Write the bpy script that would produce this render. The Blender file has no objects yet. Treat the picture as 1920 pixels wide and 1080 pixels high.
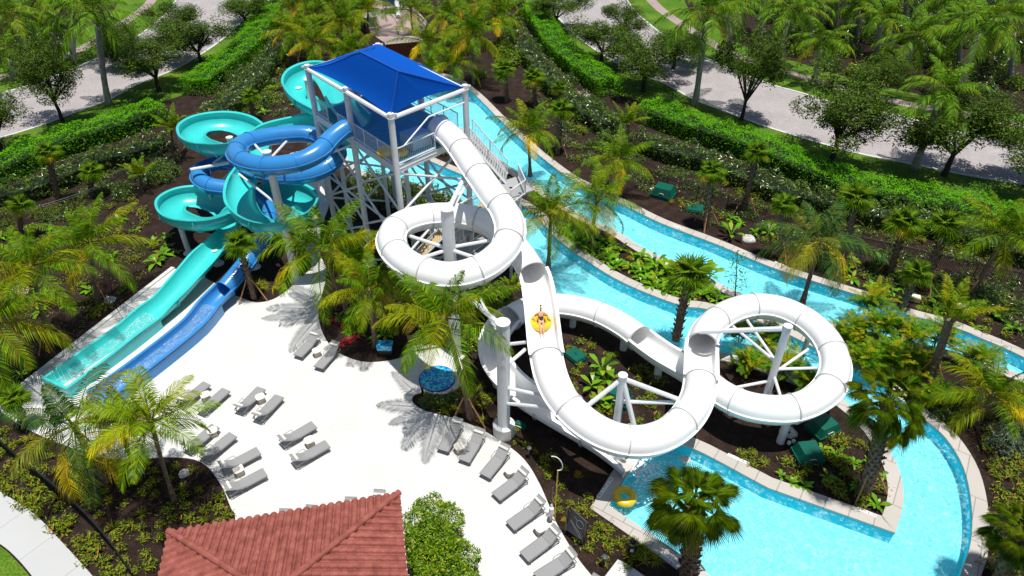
import bpy, bmesh, math, random
from mathutils import Vector, Matrix
from mathutils.geometry import delaunay_2d_cdt
random.seed(7)
PI = math.pi
R = math.radians
scn = bpy.context.scene
COL = scn.collection
# ------------------------------------------------------------------ camera model
F, TH, H = 1300.0, R(37.0), 30.0
SN, CS = math.sin(TH), math.cos(TH)
def P(px, py, z=0.0):
    u, v, w = px - 960, py - 540, H - z
    D = F * SN + v * CS
    return Vector((w * u / D, w * (F * CS - v * SN) / D, z))
def over(base, px, py):
    """point straight over/leaning sideways from base (same Y) that is seen at px,py"""
    u, v = px - 960, py - 540
    w = base.y * (SN + v * CS / F) / (CS - v * SN / F)
    d = base.y * CS + w * SN
    return Vector((u * d / F, base.y, H - w))
def mx(pts):
    return [(1506 - p[0],) + tuple(p[1:]) for p in pts]
cam = bpy.data.cameras.new('camera'); co = bpy.data.objects.new('camera', cam); COL.objects.link(co)
cam.sensor_width = 36; cam.lens = 36 * F / 1920; cam.clip_end = 2000
co.location = (0, 0, H); co.rotation_euler = (PI / 2 - TH, 0, 0); scn.camera = co
# ------------------------------------------------------------------ light
w = bpy.data.worlds.new('World'); scn.world = w; w.use_nodes = True
nt = w.node_tree; nt.nodes.clear()
sky = nt.nodes.new('ShaderNodeTexSky'); sky.sky_type = 'NISHITA'; sky.sun_disc = False
bg = nt.nodes.new('ShaderNodeBackground'); ow = nt.nodes.new('ShaderNodeOutputWorld')
nt.links.new(sky.outputs[0], bg.inputs[0]); nt.links.new(bg.outputs[0], ow.inputs[0])
SUN = Vector((0.10, -0.10, 1.0)).normalized()
sky.sun_elevation = math.asin(SUN.z); sky.sun_rotation = math.atan2(SUN.x, SUN.y)
bg.inputs[1].default_value = 0.075
sl = bpy.data.lights.new('sun', 'SUN'); sl.energy = 4.9; sl.angle = R(0.5); sl.color = (1, 0.965, 0.90)
so = bpy.data.objects.new('sun', sl); COL.objects.link(so)
so.rotation_euler = SUN.to_track_quat('Z', 'Y').to_euler()
scn.view_settings.view_transform = 'Standard'; scn.view_settings.look = 'None'
scn.view_settings.exposure = 0.03; scn.view_settings.gamma = 1
# ------------------------------------------------------------------ materials
def newmat(name):
    m = bpy.data.materials.new(name); m.use_nodes = True
    return m, m.node_tree, m.node_tree.nodes['Principled BSDF']
def plain(name, col, rough=0.5, spec=0.5, noise=0.0, nscale=3.0, bump=0.0, coat=0.0, metal=0.0):
    m, t, b = newmat(name)
    b.inputs['Base Color'].default_value = (*col, 1); b.inputs['Roughness'].default_value = rough
    b.inputs['Specular IOR Level'].default_value = spec; b.inputs['Coat Weight'].default_value = coat
    b.inputs['Metallic'].default_value = metal
    if noise or bump:
        g = t.nodes.new('ShaderNodeNewGeometry'); n = t.nodes.new('ShaderNodeTexNoise')
        n.inputs['Scale'].default_value = nscale; n.inputs['Detail'].default_value = 6
        t.links.new(g.outputs['Position'], n.inputs['Vector'])
        if noise:
            r = t.nodes.new('ShaderNodeMapRange'); r.inputs[1].default_value = .3; r.inputs[2].default_value = .7
            r.inputs[3].default_value = 1 - noise; r.inputs[4].default_value = 1 + noise * .5
            t.links.new(n.outputs[0], r.inputs[0])
            v = t.nodes.new('ShaderNodeVectorMath'); v.operation = 'SCALE'; v.inputs[0].default_value = col
            t.links.new(r.outputs[0], v.inputs[3]); t.links.new(v.outputs[0], b.inputs['Base Color'])
        if bump:
            bp = t.nodes.new('ShaderNodeBump'); bp.inputs['Strength'].default_value = bump; bp.inputs['Distance'].default_value = .05
            t.links.new(n.outputs[0], bp.inputs['Height']); t.links.new(bp.outputs[0], b.inputs['Normal'])
    return m
def ramp(t, fac, stops):
    r = t.nodes.new('ShaderNodeValToRGB'); e = r.color_ramp.elements
    while len(e) < len(stops): e.new(.5)
    for i, (p, c) in enumerate(stops): e[i].position = p; e[i].color = (*c, 1)
    t.links.new(fac, r.inputs[0]); return r
def noise_n(t, scale, detail=5, vec=None, rough=.5, dist=0):
    if vec is None:
        g = t.nodes.new('ShaderNodeNewGeometry'); vec = g.outputs['Position']
    n = t.nodes.new('ShaderNodeTexNoise'); n.inputs['Scale'].default_value = scale; n.inputs['Detail'].default_value = detail
    n.inputs['Roughness'].default_value = rough; n.inputs['Distortion'].default_value = dist
    t.links.new(vec, n.inputs['Vector']); return n
def leafmat(name, dark, mid, old, trans=.25, rough=.5, spec=.12):
    dark = tuple(c * .75 for c in dark)
    """green by island, 'age' face attribute turns a frond yellow"""
    m, t, b = newmat(name)
    g = t.nodes.new('ShaderNodeNewGeometry')
    rp = ramp(t, g.outputs['Random Per Island'], [(0, dark), (1, mid)])
    a = t.nodes.new('ShaderNodeAttribute'); a.attribute_name = 'age'
    mix = t.nodes.new('ShaderNodeMix'); mix.data_type = 'RGBA'
    t.links.new(a.outputs['Fac'], mix.inputs[0]); t.links.new(rp.outputs[0], mix.inputs[6]); mix.inputs[7].default_value = (*old, 1)
    t.links.new(mix.outputs[2], b.inputs['Base Color'])
    b.inputs['Roughness'].default_value = rough; b.inputs['Specular IOR Level'].default_value = spec
    tr = t.nodes.new('ShaderNodeBsdfTranslucent'); ms = t.nodes.new('ShaderNodeMixShader'); ms.inputs[0].default_value = trans
    t.links.new(mix.outputs[2], tr.inputs[0]); t.links.new(b.outputs[0], ms.inputs[1]); t.links.new(tr.outputs[0], ms.inputs[2])
    t.links.new(ms.outputs[0], t.nodes['Material Output'].inputs[0])
    return m
M = {}
M['white'] = plain('white_fibreglass', (.90, .90, .895), .32, .5, coat=.3, noise=.03, nscale=.8)
M['white_steel'] = plain('white_painted_steel', (.76, .77, .78), .45, noise=.06, nscale=2)
M['turq'] = plain('turquoise_fibreglass', (.045, .58, .56), .28, coat=.4, noise=.06, nscale=1)
M['blue'] = plain('blue_fibreglass', (.035, .24, .58), .28, coat=.4, noise=.05, nscale=1)
M['bluein'] = plain('deep_blue_fibreglass', (.01, .11, .42), .3, coat=.4)
M['yellow'] = plain('yellow_vinyl', (.80, .50, .01), .35, coat=.3)
M['canopy'] = None
M['grey_fab'] = plain('grey_sling_fabric', (.29, .29, .295), .85, .2, noise=.08, nscale=30)
M['grey_metal'] = plain('grey_metal_frame', (.18, .18, .18), .45)
M['pillow'] = plain('off_white_pillow', (.72, .69, .64), .8)
M['table'] = plain('cream_resin', (.78, .74, .66), .5)
M['green_box'] = plain('dark_green_plastic', (.0, .10, .065), .4, noise=.15, nscale=5)
M['black'] = plain('black_metal', (.012, .012, .013), .4)
M['concrete'] = plain('grey_concrete', (.62, .62, .60), .85, .2, noise=.07, nscale=4)
M['wood'] = plain('stake_wood', (.42, .22, .10), .8, .2, noise=.25, nscale=8)
M['trunk'] = plain('palm_trunk_bark', (.20, .14, .10), .9, .1, noise=.45, nscale=9, bump=.6)
M['boots'] = plain('palm_trunk_boots', (.26, .18, .12), .9, .1, noise=.5, nscale=5, bump=.4)
M['royaltrunk'] = plain('royal_palm_trunk', (.36, .34, .31), .85, .1, noise=.35, nscale=3, bump=.3)
M['bark'] = plain('dark_tree_bark', (.06, .05, .04), .9, .1, noise=.4, nscale=6, bump=.4)
M['rock'] = plain('pale_rock', (.62, .60, .57), .9, .1, noise=.3, nscale=8, bump=.8)
M['coco'] = leafmat('coconut_leaf', (.015, .075, .002), (.15, .32, .002), (.75, .50, .005), .22)
M['coco_dark'] = leafmat('dark_coconut_leaf', (.006, .05, .02), (.05, .16, .02), (.75, .55, .005), .2)
M['foxtail'] = leafmat('bright_palm_leaf', (.03, .13, .002), (.27, .42, .006), (.72, .58, .01), .25)
M['royal'] = leafmat('royal_palm_leaf', (.012, .07, .004), (.16, .36, .008), (.55, .45, .02), .2)
M['fan'] = leafmat('fan_palm_leaf', (.03, .12, .004), (.20, .38, .015), (.50, .42, .02), .2)
M['wash'] = leafmat('washingtonia_leaf', (.010, .06, .003), (.14, .27, .004), (.55, .36, .01), .18)
M['areca'] = leafmat('areca_leaf', (.03, .12, .002), (.13, .33, .004), (.45, .36, .005), .2)
M['oak'] = leafmat('dark_tree_leaf', (.010, .035, .004), (.12, .21, .015), (.16, .2, .03), .2)
M['hedge'] = leafmat('hedge_leaf', (.05, .26, .002), (.22, .62, .004), (.2, .3, .02), .25)
M['clusia'] = leafmat('coarse_leaf', (.010, .045, .003), (.13, .22, .015), (.1, .15, .03), .15, .3, .6)
M['lowshrub'] = leafmat('low_shrub_leaf', (.06, .13, .004), (.30, .36, .02), (.50, .14, .04), .2)
M['lush'] = leafmat('lush_leaf', (.02, .13, .003), (.16, .38, .008), (.5, .42, .02), .2, .35, .3)
M['croton'] = leafmat('croton_leaf', (.22, .16, .01), (.50, .34, .02), (.5, .1, .02), .2)
M['red'] = leafmat('bromeliad_leaf', (.20, .005, .015), (.55, .03, .06), (.5, .1, .1), .2)
M['bigshrub'] = leafmat('round_shrub_leaf', (.02, .09, .002), (.24, .40, .008), (.5, .45, .01), .2, .35, .3)
M['silver'] = leafmat('grey_green_leaf', (.08, .14, .08), (.22, .28, .18), (.3, .3, .2), .2)
M['skin'] = plain('skin', (.62, .36, .25), .55)
M['hair'] = plain('dark_hair', (.015, .01, .008), .6)
M['suit'] = plain('black_swimsuit', (.012, .010, .016), .6)
M['fascia'] = plain('white_fascia', (.80, .79, .77), .6)
M['wall'] = plain('cream_stucco', (.70, .66, .58), .9, noise=.05)
M['tile_white'] = plain('white_depth_tile', (.82, .82, .80), .3)
M['glyph'] = plain('black_tile_letters', (.01, .01, .012), .4)
M['red_brown'] = plain('red_brown_boards', (.22, .05, .02), .8, noise=.2)
M['tan'] = plain('tan_paint', (.55, .40, .22), .8, noise=.1)
M['orange_nosing'] = plain('yellow_stair_nosing', (.75, .42, .03), .6)
M['grate'] = plain('grey_stair_tread', (.35, .35, .36), .7)
M['redpaint'] = plain('red_paint', (.45, .02, .02), .5)
M['petal'] = plain('pink_white_petals', (.80, .62, .68), .7)

def mk_canopy():
    m, t, b = newmat('blue_shade_cloth')
    n = noise_n(t, 60, 2)
    r = ramp(t, n.outputs[0], [(.35, (.0, .06, .42)), (.65, (.0, .15, .70))])
    t.links.new(r.outputs[0], b.inputs['Base Color']); b.inputs['Roughness'].default_value = .85
    b.inputs['Specular IOR Level'].default_value = .15
    tr = t.nodes.new('ShaderNodeBsdfTranslucent'); tr.inputs[0].default_value = (.0, .12, .6, 1)
    ms = t.nodes.new('ShaderNodeMixShader'); ms.inputs[0].default_value = .25
    t.links.new(b.outputs[0], ms.inputs[1]); t.links.new(tr.outputs[0], ms.inputs[2])
    t.links.new(ms.outputs[0], t.nodes['Material Output'].inputs[0]); return m
M['canopy'] = mk_canopy()

def ground_mat(name, stops, scale, fine=40, bump=.5, rough=.9):
    m, t, b = newmat(name)
    n = noise_n(t, scale, 8, rough=.65)
    n2 = noise_n(t, fine, 4, rough=.7)
    mth = t.nodes.new('ShaderNodeMath'); mth.operation = 'MULTIPLY_ADD'; mth.inputs[1].default_value = .6; 
    t.links.new(n2.outputs[0], mth.inputs[0])
    mm = t.nodes.new('ShaderNodeMath'); mm.operation = 'MULTIPLY'; mm.inputs[1].default_value = .4
    t.links.new(n.outputs[0], mm.inputs[0]); t.links.new(mm.outputs[0], mth.inputs[2])
    r = ramp(t, mth.outputs[0], stops)
    t.links.new(r.outputs[0], b.inputs['Base Color']); b.inputs['Roughness'].default_value = rough
    b.inputs['Specular IOR Level'].default_value = .2
    bp = t.nodes.new('ShaderNodeBump'); bp.inputs['Strength'].default_value = bump; bp.inputs['Distance'].default_value = .08
    t.links.new(n2.outputs[0], bp.inputs['Height']); t.links.new(bp.outputs[0], b.inputs['Normal'])
    return m
M['mulch'] = ground_mat('dark_brown_mulch', [(.30, (.004, .0025, .002)), (.48, (.022, .013, .010)), (.58, (.050, .028, .020)), (.68, (.12, .08, .06))], 1.2, 14, .9)
M['lawn'] = ground_mat('lawn_grass', [(.35, (.02, .06, .005)), (.48, (.06, .16, .008)), (.58, (.15, .22, .02)), (.68, (.30, .22, .07))], .25, 9, .6)
def paver(name, c1, c2, cm, scale, bw=.5, rh=.25, mortar=.015, sp=.3):
    m, t, b = newmat(name)
    g = t.nodes.new('ShaderNodeNewGeometry'); mp = t.nodes.new('ShaderNodeMapping')
    mp.inputs['Rotation'].default_value = (0, 0, R(34)); t.links.new(g.outputs['Position'], mp.inputs[0])
    br = t.nodes.new('ShaderNodeTexBrick'); br.inputs['Scale'].default_value = scale
    br.inputs['Color1'].default_value = (*c1, 1); br.inputs['Color2'].default_value = (*c2, 1); br.inputs['Mortar'].default_value = (*cm, 1)
    br.inputs['Brick Width'].default_value = bw; br.inputs['Row Height'].default_value = rh; br.inputs['Mortar Size'].default_value = mortar
    t.links.new(mp.outputs[0], br.inputs['Vector'])
    n = noise_n(t, .35, 6); r = ramp(t, n.outputs[0], [(.3, (1 - sp,) * 3), (.7, (1, 1, 1))])
    mix = t.nodes.new('ShaderNodeMix'); mix.data_type = 'RGBA'; mix.blend_type = 'MULTIPLY'; mix.inputs[0].default_value = 1
    t.links.new(br.outputs[0], mix.inputs[6]); t.links.new(r.outputs[0], mix.inputs[7])
    t.links.new(mix.outputs[2], b.inputs['Base Color']); b.inputs['Roughness'].default_value = .8; b.inputs['Specular IOR Level'].default_value = .25
    return m
M['deck'] = paver('white_deck_pavers', (.68, .67, .65), (.635, .63, .61), (.56, .55, .53), 1.0, .6, .6, .011, .10)
M['road'] = paver('pinkish_road_pavers', (.47, .43, .43), (.38, .35, .35), (.26, .24, .24), 2.0, .5, .25, .02, .15)
M['path'] = paver('pink_path_pavers', (.44, .34, .31), (.36, .28, .26), (.28, .22, .21), 2.5, .5, .25, .02, .15)
M['coping'] = paver('beige_coping_stone', (.53, .49, .45), (.49, .45, .41), (.30, .28, .26), .7, .8, 2.0, .02, .1)
M['walk'] = paver('grey_concrete_walk', (.50, .51, .51), (.49, .50, .50), (.33, .33, .33), .35, .9, 3.0, .006, .08)
M['poolwall'] = paver('turquoise_pool_wall_tile', (.02, .62, .76), (.02, .61, .75), (.02, .56, .70), 4, .5, .5, .02, .1)
M['poolfloor'] = plain('pale_aqua_pool_floor', (.26, .76, .86), .7, .3, noise=.10, nscale=.9)
def mk_water():
    m, t, b = newmat('pool_water')
    g = t.nodes.new('ShaderNodeNewGeometry')
    n = noise_n(t, 1.6, 6, rough=.62, dist=1.8)
    n2 = noise_n(t, 5.0, 5, rough=.6, dist=1.2)
    ad = t.nodes.new('ShaderNodeMath'); ad.operation = 'ADD'
    t.links.new(n.outputs[0], ad.inputs[0]); t.links.new(n2.outputs[0], ad.inputs[1])
    bp = t.nodes.new('ShaderNodeBump'); bp.inputs['Strength'].default_value = .8; bp.inputs['Distance'].default_value = .12
    t.links.new(ad.outputs[0], bp.inputs['Height'])
    gl = t.nodes.new('ShaderNodeBsdfGlossy'); gl.inputs['Roughness'].default_value = .06
    t.links.new(bp.outputs[0], gl.inputs['Normal'])
    tp = t.nodes.new('ShaderNodeBsdfTransparent'); tp.inputs[0].default_value = (.86, .97, .98, 1)
    fr = t.nodes.new('ShaderNodeFresnel'); fr.inputs[0].default_value = 1.33; t.links.new(bp.outputs[0], fr.inputs['Normal'])
    ms = t.nodes.new('ShaderNodeMixShader'); t.links.new(fr.outputs[0], ms.inputs[0])
    # caustic ripple light painted as pale noise streaks on the moving water
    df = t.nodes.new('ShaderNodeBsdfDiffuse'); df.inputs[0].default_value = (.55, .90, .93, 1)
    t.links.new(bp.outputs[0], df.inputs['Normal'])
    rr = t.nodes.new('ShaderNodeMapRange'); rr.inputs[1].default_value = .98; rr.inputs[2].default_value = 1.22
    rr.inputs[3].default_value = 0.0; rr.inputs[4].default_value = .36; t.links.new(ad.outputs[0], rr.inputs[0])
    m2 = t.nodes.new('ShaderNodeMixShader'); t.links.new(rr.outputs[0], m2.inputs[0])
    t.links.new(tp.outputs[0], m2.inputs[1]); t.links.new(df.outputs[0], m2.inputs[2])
    t.links.new(m2.outputs[0], ms.inputs[1]); t.links.new(gl.outputs[0], ms.inputs[2])
    t.links.new(ms.outputs[0], t.nodes['Material Output'].inputs[0]); return m
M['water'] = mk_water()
M['foam'] = plain('white_foam', (.8, .93, .95), .6, noise=.1)
def mk_roof():
    m, t, b = newmat('terracotta_tiles')
    n = noise_n(t, 2.2, 6); r = ramp(t, n.outputs[0], [(.3, (.20, .050, .036)), (.55, (.32, .090, .066)), (.8, (.40, .14, .11))])
    n2 = noise_n(t, 25, 3); r2 = ramp(t, n2.outputs[0], [(.3, (.75,) * 3), (.7, (1.1,) * 3)])
    mix = t.nodes.new('ShaderNodeMix'); mix.data_type = 'RGBA'; mix.blend_type = 'MULTIPLY'; mix.inputs[0].default_value = 1
    t.links.new(r.outputs[0], mix.inputs[6]); t.links.new(r2.outputs[0], mix.inputs[7])
    t.links.new(mix.outputs[2], b.inputs['Base Color']); b.inputs['Roughness'].default_value = .85
    return m
M['roof'] = mk_roof()
def mk_thin():
    m, t, b = newmat('thin_clear_water')
    n = noise_n(t, 4, 6, rough=.7, dist=2.0); bp = t.nodes.new('ShaderNodeBump'); bp.inputs['Strength'].default_value = .9; bp.inputs['Distance'].default_value = .06
    t.links.new(n.outputs[0], bp.inputs['Height']); gl = t.nodes.new('ShaderNodeBsdfGlossy'); gl.inputs['Roughness'].default_value = .15; t.links.new(bp.outputs[0], gl.inputs['Normal'])
    df = t.nodes.new('ShaderNodeBsdfDiffuse'); df.inputs[0].default_value = (.75, .92, .95, 1); t.links.new(bp.outputs[0], df.inputs['Normal'])
    tp = t.nodes.new('ShaderNodeBsdfTransparent'); m1 = t.nodes.new('ShaderNodeMixShader'); m1.inputs[0].default_value = .10
    r = t.nodes.new('ShaderNodeMapRange'); r.inputs[1].default_value = .45; r.inputs[2].default_value = .75; r.inputs[3].default_value = .03; r.inputs[4].default_value = .5; t.links.new(n.outputs[0], r.inputs[0])
    m2 = t.nodes.new('ShaderNodeMixShader'); t.links.new(r.outputs[0], m2.inputs[0]); t.links.new(tp.outputs[0], m2.inputs[1]); t.links.new(df.outputs[0], m2.inputs[2])
    t.links.new(m2.outputs[0], m1.inputs[1]); t.links.new(gl.outputs[0], m1.inputs[2]); t.links.new(m1.outputs[0], t.nodes['Material Output'].inputs[0]); return m
M['thinwater'] = mk_thin()
# ------------------------------------------------------------------ mesh builder
class MB:
    def __init__(s): s.v = []; s.f = []; s.a = []
    def add(s, vs, fs, age=0.0):
        o = len(s.v); s.v += [tuple(x) for x in vs]
        for f in fs: s.f.append(tuple(i + o for i in f)); s.a.append(age)
    def box(s, c, d, rot=None):
        x, y, z = (k / 2 for k in d); c = Vector(c)
        vs = [Vector((i * x, j * y, k * z)) for i in (-1, 1) for j in (-1, 1) for k in (-1, 1)]
        if rot is not None: vs = [rot @ q for q in vs]
        s.add([q + c for q in vs], [(0, 1, 3, 2), (4, 6, 7, 5), (0, 4, 5, 1), (2, 3, 7, 6), (0, 2, 6, 4), (1, 5, 7, 3)])
    def path(s, pts, rad, n=8, caps=True, age=0.0):
        pts = [Vector(p) for p in pts]
        if not isinstance(rad, (list, tuple)): rad = [rad] * len(pts)
        o = len(s.v); prev = None
        for i, p in enumerate(pts):
            t = (pts[min(i + 1, len(pts) - 1)] - pts[max(i - 1, 0)]).normalized()
            if prev is None:
                a = Vector((0, 0, 1)) if abs(t.z) < .9 else Vector((1, 0, 0)); x = t.cross(a).normalized()
            else: x = (prev - t * prev.dot(t)).normalized()
            prev = x; y = t.cross(x)
            for k in range(n):
                an = 2 * PI * k / n; s.v.append(tuple(p + (x * math.cos(an) + y * math.sin(an)) * rad[i]))
        for i in range(len(pts) - 1):
            for k in range(n):
                a, b = o + i * n + k, o + i * n + (k + 1) % n
                s.f.append((a, b, b + n, a + n)); s.a.append(age)
        if caps:
            s.f.append(tuple(o + k for k in reversed(range(n)))); s.a.append(age)
            s.f.append(tuple(o + (len(pts) - 1) * n + k for k in range(n))); s.a.append(age)
    def prism(s, poly, z0, z1):
        n = len(poly)
        s.add([(p[0], p[1], z0) for p in poly] + [(p[0], p[1], z1) for p in poly],
              [tuple(range(n, 2 * n))] + [(i, (i + 1) % n, n + (i + 1) % n, n + i) for i in range(n)] + [tuple(reversed(range(n)))])
    def mesh(s, name, mat, smooth=False):
        me = bpy.data.meshes.new(name); me.from_pydata(s.v, [], s.f); me.update()
        if any(s.a):
            at = me.attributes.new('age', 'FLOAT', 'FACE'); at.data.foreach_set('value', s.a)
        if mat is not None:
            for m_ in (mat if isinstance(mat, list) else [mat]): me.materials.append(m_)
        if smooth: me.shade_smooth()
        return me
    def build(s, name, mat, parent=None, smooth=False):
        return link(name, s.mesh(name, mat, smooth), parent)
def link(name, me, parent=None):
    o = bpy.data.objects.new(name, me); COL.objects.link(o)
    if parent is not None:
        o.parent = parent
    return o
def tag(o, label=None, cat=None, group=None, kind=None):
    if label: o['label'] = label
    if cat: o['category'] = cat
    if group: o['group'] = group
    if kind: o['kind'] = kind
    return o
def empty(name, loc, label, cat, group=None, rz=0, sc=1):
    o = bpy.data.objects.new(name, None); COL.objects.link(o); o.location = loc; o.rotation_euler = (0, 0, rz); o.scale = (sc,) * 3
    o.empty_display_size = .3
    return tag(o, label, cat, group)
def copy_tree(src, kids):
    """copy a thing and each of its parts"""
    c = src.copy(); COL.objects.link(c)
    for k, gk in kids:
        d = k.copy(); COL.objects.link(d); d.parent = c
        for g in gk:
            e = g.copy(); COL.objects.link(e); e.parent = d
    return c
def kids_of(root):
    allo = list(bpy.data.objects)
    return [(k, [g for g in allo if g.parent == k]) for k in allo if k.parent == root]
class W:
    """builder for a unique thing made in world coordinates under an Empty"""
    def __init__(s, name, loc, label, cat, group=None):
        s.loc = Vector(loc); s.root = empty(name, s.loc, label, cat, group)
    def part(s, name, mb, mat, smooth=False, label=None, parent=None):
        o = mb.mesh(name, mat, smooth); off = s.loc
        for v in o.vertices: v.co -= off
        ob = link(name, o, parent or s.root)
        if label: ob['label'] = label
        return ob
# ------------------------------------------------------------------ curves
def crom(pts, n=6, closed=False):
    pts = [Vector(p) for p in pts]; out = []; N = len(pts)
    rng = range(N) if closed else range(N - 1)
    for i in rng:
        p1, p2 = pts[i], pts[(i + 1) % N]
        p0 = pts[(i - 1) % N] if (closed or i > 0) else p1 * 2 - p2
        p3 = pts[(i + 2) % N] if (closed or i < N - 2) else p2 * 2 - p1
        for k in range(n):
            t = k / n
            out.append(.5 * ((2 * p1) + (p2 - p0) * t + (2 * p0 - 5 * p1 + 4 * p2 - p3) * t * t + (3 * p1 - p0 - 3 * p2 + p3) * t ** 3))
    if not closed: out.append(pts[-1])
    return out
def curve_px(pts, n=5, closed=False):
    """smoothed ground polyline; entries (x,y) smooth, (x,y,'c') corner"""
    N = len(pts); out = []; run = []
    seq = list(pts) + ([pts[0]] if closed else [])
    for i, p in enumerate(seq):
        run.append(P(p[0], p[1]))
        if (len(p) > 2 or i == len(seq) - 1) and len(run) > 1:
            seg = crom(run, n) if len(run) > 2 else list(run)
            out += seg[:-1]; run = [run[-1]]
    if not closed: out.append(run[-1])
    return out
def inside(p, poly):
    x, y = p[0], p[1]; c = False; j = len(poly) - 1
    for i in range(len(poly)):
        xi, yi = poly[i][0], poly[i][1]; xj, yj = poly[j][0], poly[j][1]
        if (yi > y) != (yj > y) and x < (xj - xi) * (y - yi) / (yj - yi) + xi: c = not c
        j = i
    return c
def sheet(name, outer, z, mat, kind='structure', holes=(), thick=0, label=None):
    pts = []; edges = []
    for lp in [outer] + list(holes):
        o = len(pts); pts += [Vector((p[0], p[1])) for p in lp]; edges += [(o + i, o + (i + 1) % len(lp)) for i in range(len(lp))]
    vs, es, fs, *_ = delaunay_2d_cdt(pts, edges, [], 0, 1e-5)
    mb = MB(); keep = []
    for f in fs:
        c = sum((vs[i] for i in f), Vector((0, 0))) / len(f)
        if inside(c, outer) and not any(inside(c, h) for h in holes):
            a = (vs[f[1]] - vs[f[0]]).cross(vs[f[2]] - vs[f[0]])
            keep.append(tuple(f) if a > 0 else tuple(reversed(f)))
    mb.add([(v.x, v.y, z) for v in vs], keep)
    if thick:
        for i in range(len(outer)):
            a, b = outer[i], outer[(i + 1) % len(outer)]
            mb.add([(a[0], a[1], z), (b[0], b[1], z), (b[0], b[1], z - thick), (a[0], a[1], z - thick)], [(0, 1, 2, 3)])
    o = mb.build(name, mat)
    return tag(o, label, None, None, kind)
def area2(l): return sum(l[i][0] * l[(i + 1) % len(l)][1] - l[(i + 1) % len(l)][0] * l[i][1] for i in range(len(l)))
def offset(loop, d, closed=True):
    """positive d = outward for a CCW loop (right of travel)"""
    out = []; n = len(loop)
    for i in range(n):
        a = loop[(i - 1) % n] if (closed or i) else None; b = loop[i]; c = loop[(i + 1) % n] if (closed or i < n - 1) else None
        d1 = (Vector(b[:2]) - Vector(a[:2])).normalized() if a is not None else None
        d2 = (Vector(c[:2]) - Vector(b[:2])).normalized() if c is not None else None
        if d1 is None: d1 = d2
        if d2 is None: d2 = d1
        n1 = Vector((d1.y, -d1.x)); n2 = Vector((d2.y, -d2.x)); m = (n1 + n2)
        m = m.normalized() if m.length > 1e-4 else n1
        k = d / max(.4, m.dot(n1)); q = Vector(b[:2]) + m * k
        out.append(Vector((q.x, q.y, 0)))
    return out
def band(name, a, b, z0, z1, mat, closed=True, kind='structure'):
    """solid strip between polylines a (inner) and b (outer)"""
    mb = MB(); n = len(a); vs = []
    for i in range(n): vs += [(a[i][0], a[i][1], z0), (a[i][0], a[i][1], z1), (b[i][0], b[i][1], z1), (b[i][0], b[i][1], z0)]
    fs = []
    for i in range(n if closed else n - 1):
        o, p = 4 * i, 4 * ((i + 1) % n)
        for k in range(4): fs.append((o + k, o + (k + 1) % 4, p + (k + 1) % 4, p + k))
    if not closed: fs += [(0, 1, 2, 3), (4 * n - 1, 4 * n - 2, 4 * n - 3, 4 * n - 4)]
    mb.add(vs, fs); o = mb.build(name, mat)
    if kind: tag(o, kind=kind)
    return o
# ------------------------------------------------------------------ setting: ground, water, deck, roads
WATER = [(2000, 712, 'c'), (1900, 662), (1850, 640), (1780, 612), (1700, 590), (1640, 565), (1530, 530), (1440, 500), (1340, 458), (1240, 420),
 (1175, 388), (1100, 352), (1060, 330), (1000, 283), (940, 228), (890, 178), (850, 150), (800, 140), (740, 150), (690, 180), (655, 220),
 (640, 260), (650, 295), (680, 322), (750, 338), (800, 352), (870, 385), (940, 425), (985, 470), (1000, 505), (1030, 545), (1080, 572),
 (1150, 605), (1210, 635), (1270, 655), (1340, 662), (1400, 674), (1480, 702), (1540, 728), (1580, 752), (1625, 790), (1660, 835), (1685, 888),
 (1692, 940), (1677, 1000, 'c'), (1440, 916, 'c'), (1290, 838), (1230, 836), (1188, 872), (1140, 950, 'c'), (1250, 1025), (1345, 1092, 'c'),
 (1500, 1200, 'c'), (1760, 1200, 'c'), (1803, 1073), (1820, 1020), (1822, 953), (1807, 880), (1773, 823), (1730, 785), (1690, 752), (1640, 712),
 (1600, 690), (1540, 660), (1460, 620), (1400, 600), (1320, 580), (1270, 572), (1170, 532), (1100, 490), (1040, 445), (1005, 405), (960, 375),
 (880, 335), (800, 300), (745, 272), (800, 250), (860, 240), (900, 265), (940, 303), (1010, 352), (1090, 405), (1150, 432), (1220, 475),
 (1290, 500), (1360, 540), (1440, 572), (1540, 600), (1640, 628), (1720, 645), (1800, 665), (1880, 692), (2000, 735, 'c')]
wl = curve_px(WATER, 4, True)
if area2(wl) < 0: wl.reverse()
big = [(-160, -10), (160, -10), (160, 330), (-160, 330)]
outc = offset(wl, .35)
sheet('ground', big, 0, M['mulch'], holes=[outc])
sheet('pool_floor', wl, -.85, M['poolfloor'])
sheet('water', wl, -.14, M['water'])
# walls: two bands, plus the raised coping
def wall_ring(name, loop, z0, z1, mat):
    mb = MB(); n = len(loop)
    mb.add([(p[0], p[1], z) for p in loop for z in (z0, z1)], [(2 * i, 2 * i + 1, 2 * ((i + 1) % n) + 1, 2 * ((i + 1) % n)) for i in range(n)])
    tag(mb.build(name, mat), kind='structure')
wall_ring('pool_wall', wl, -.85, -.02, M['poolwall'])
cin = offset(wl, -.03); cout = offset(wl, .72)
band('pool_coping', cin, cout, -.02, .10, M['coping'])
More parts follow.
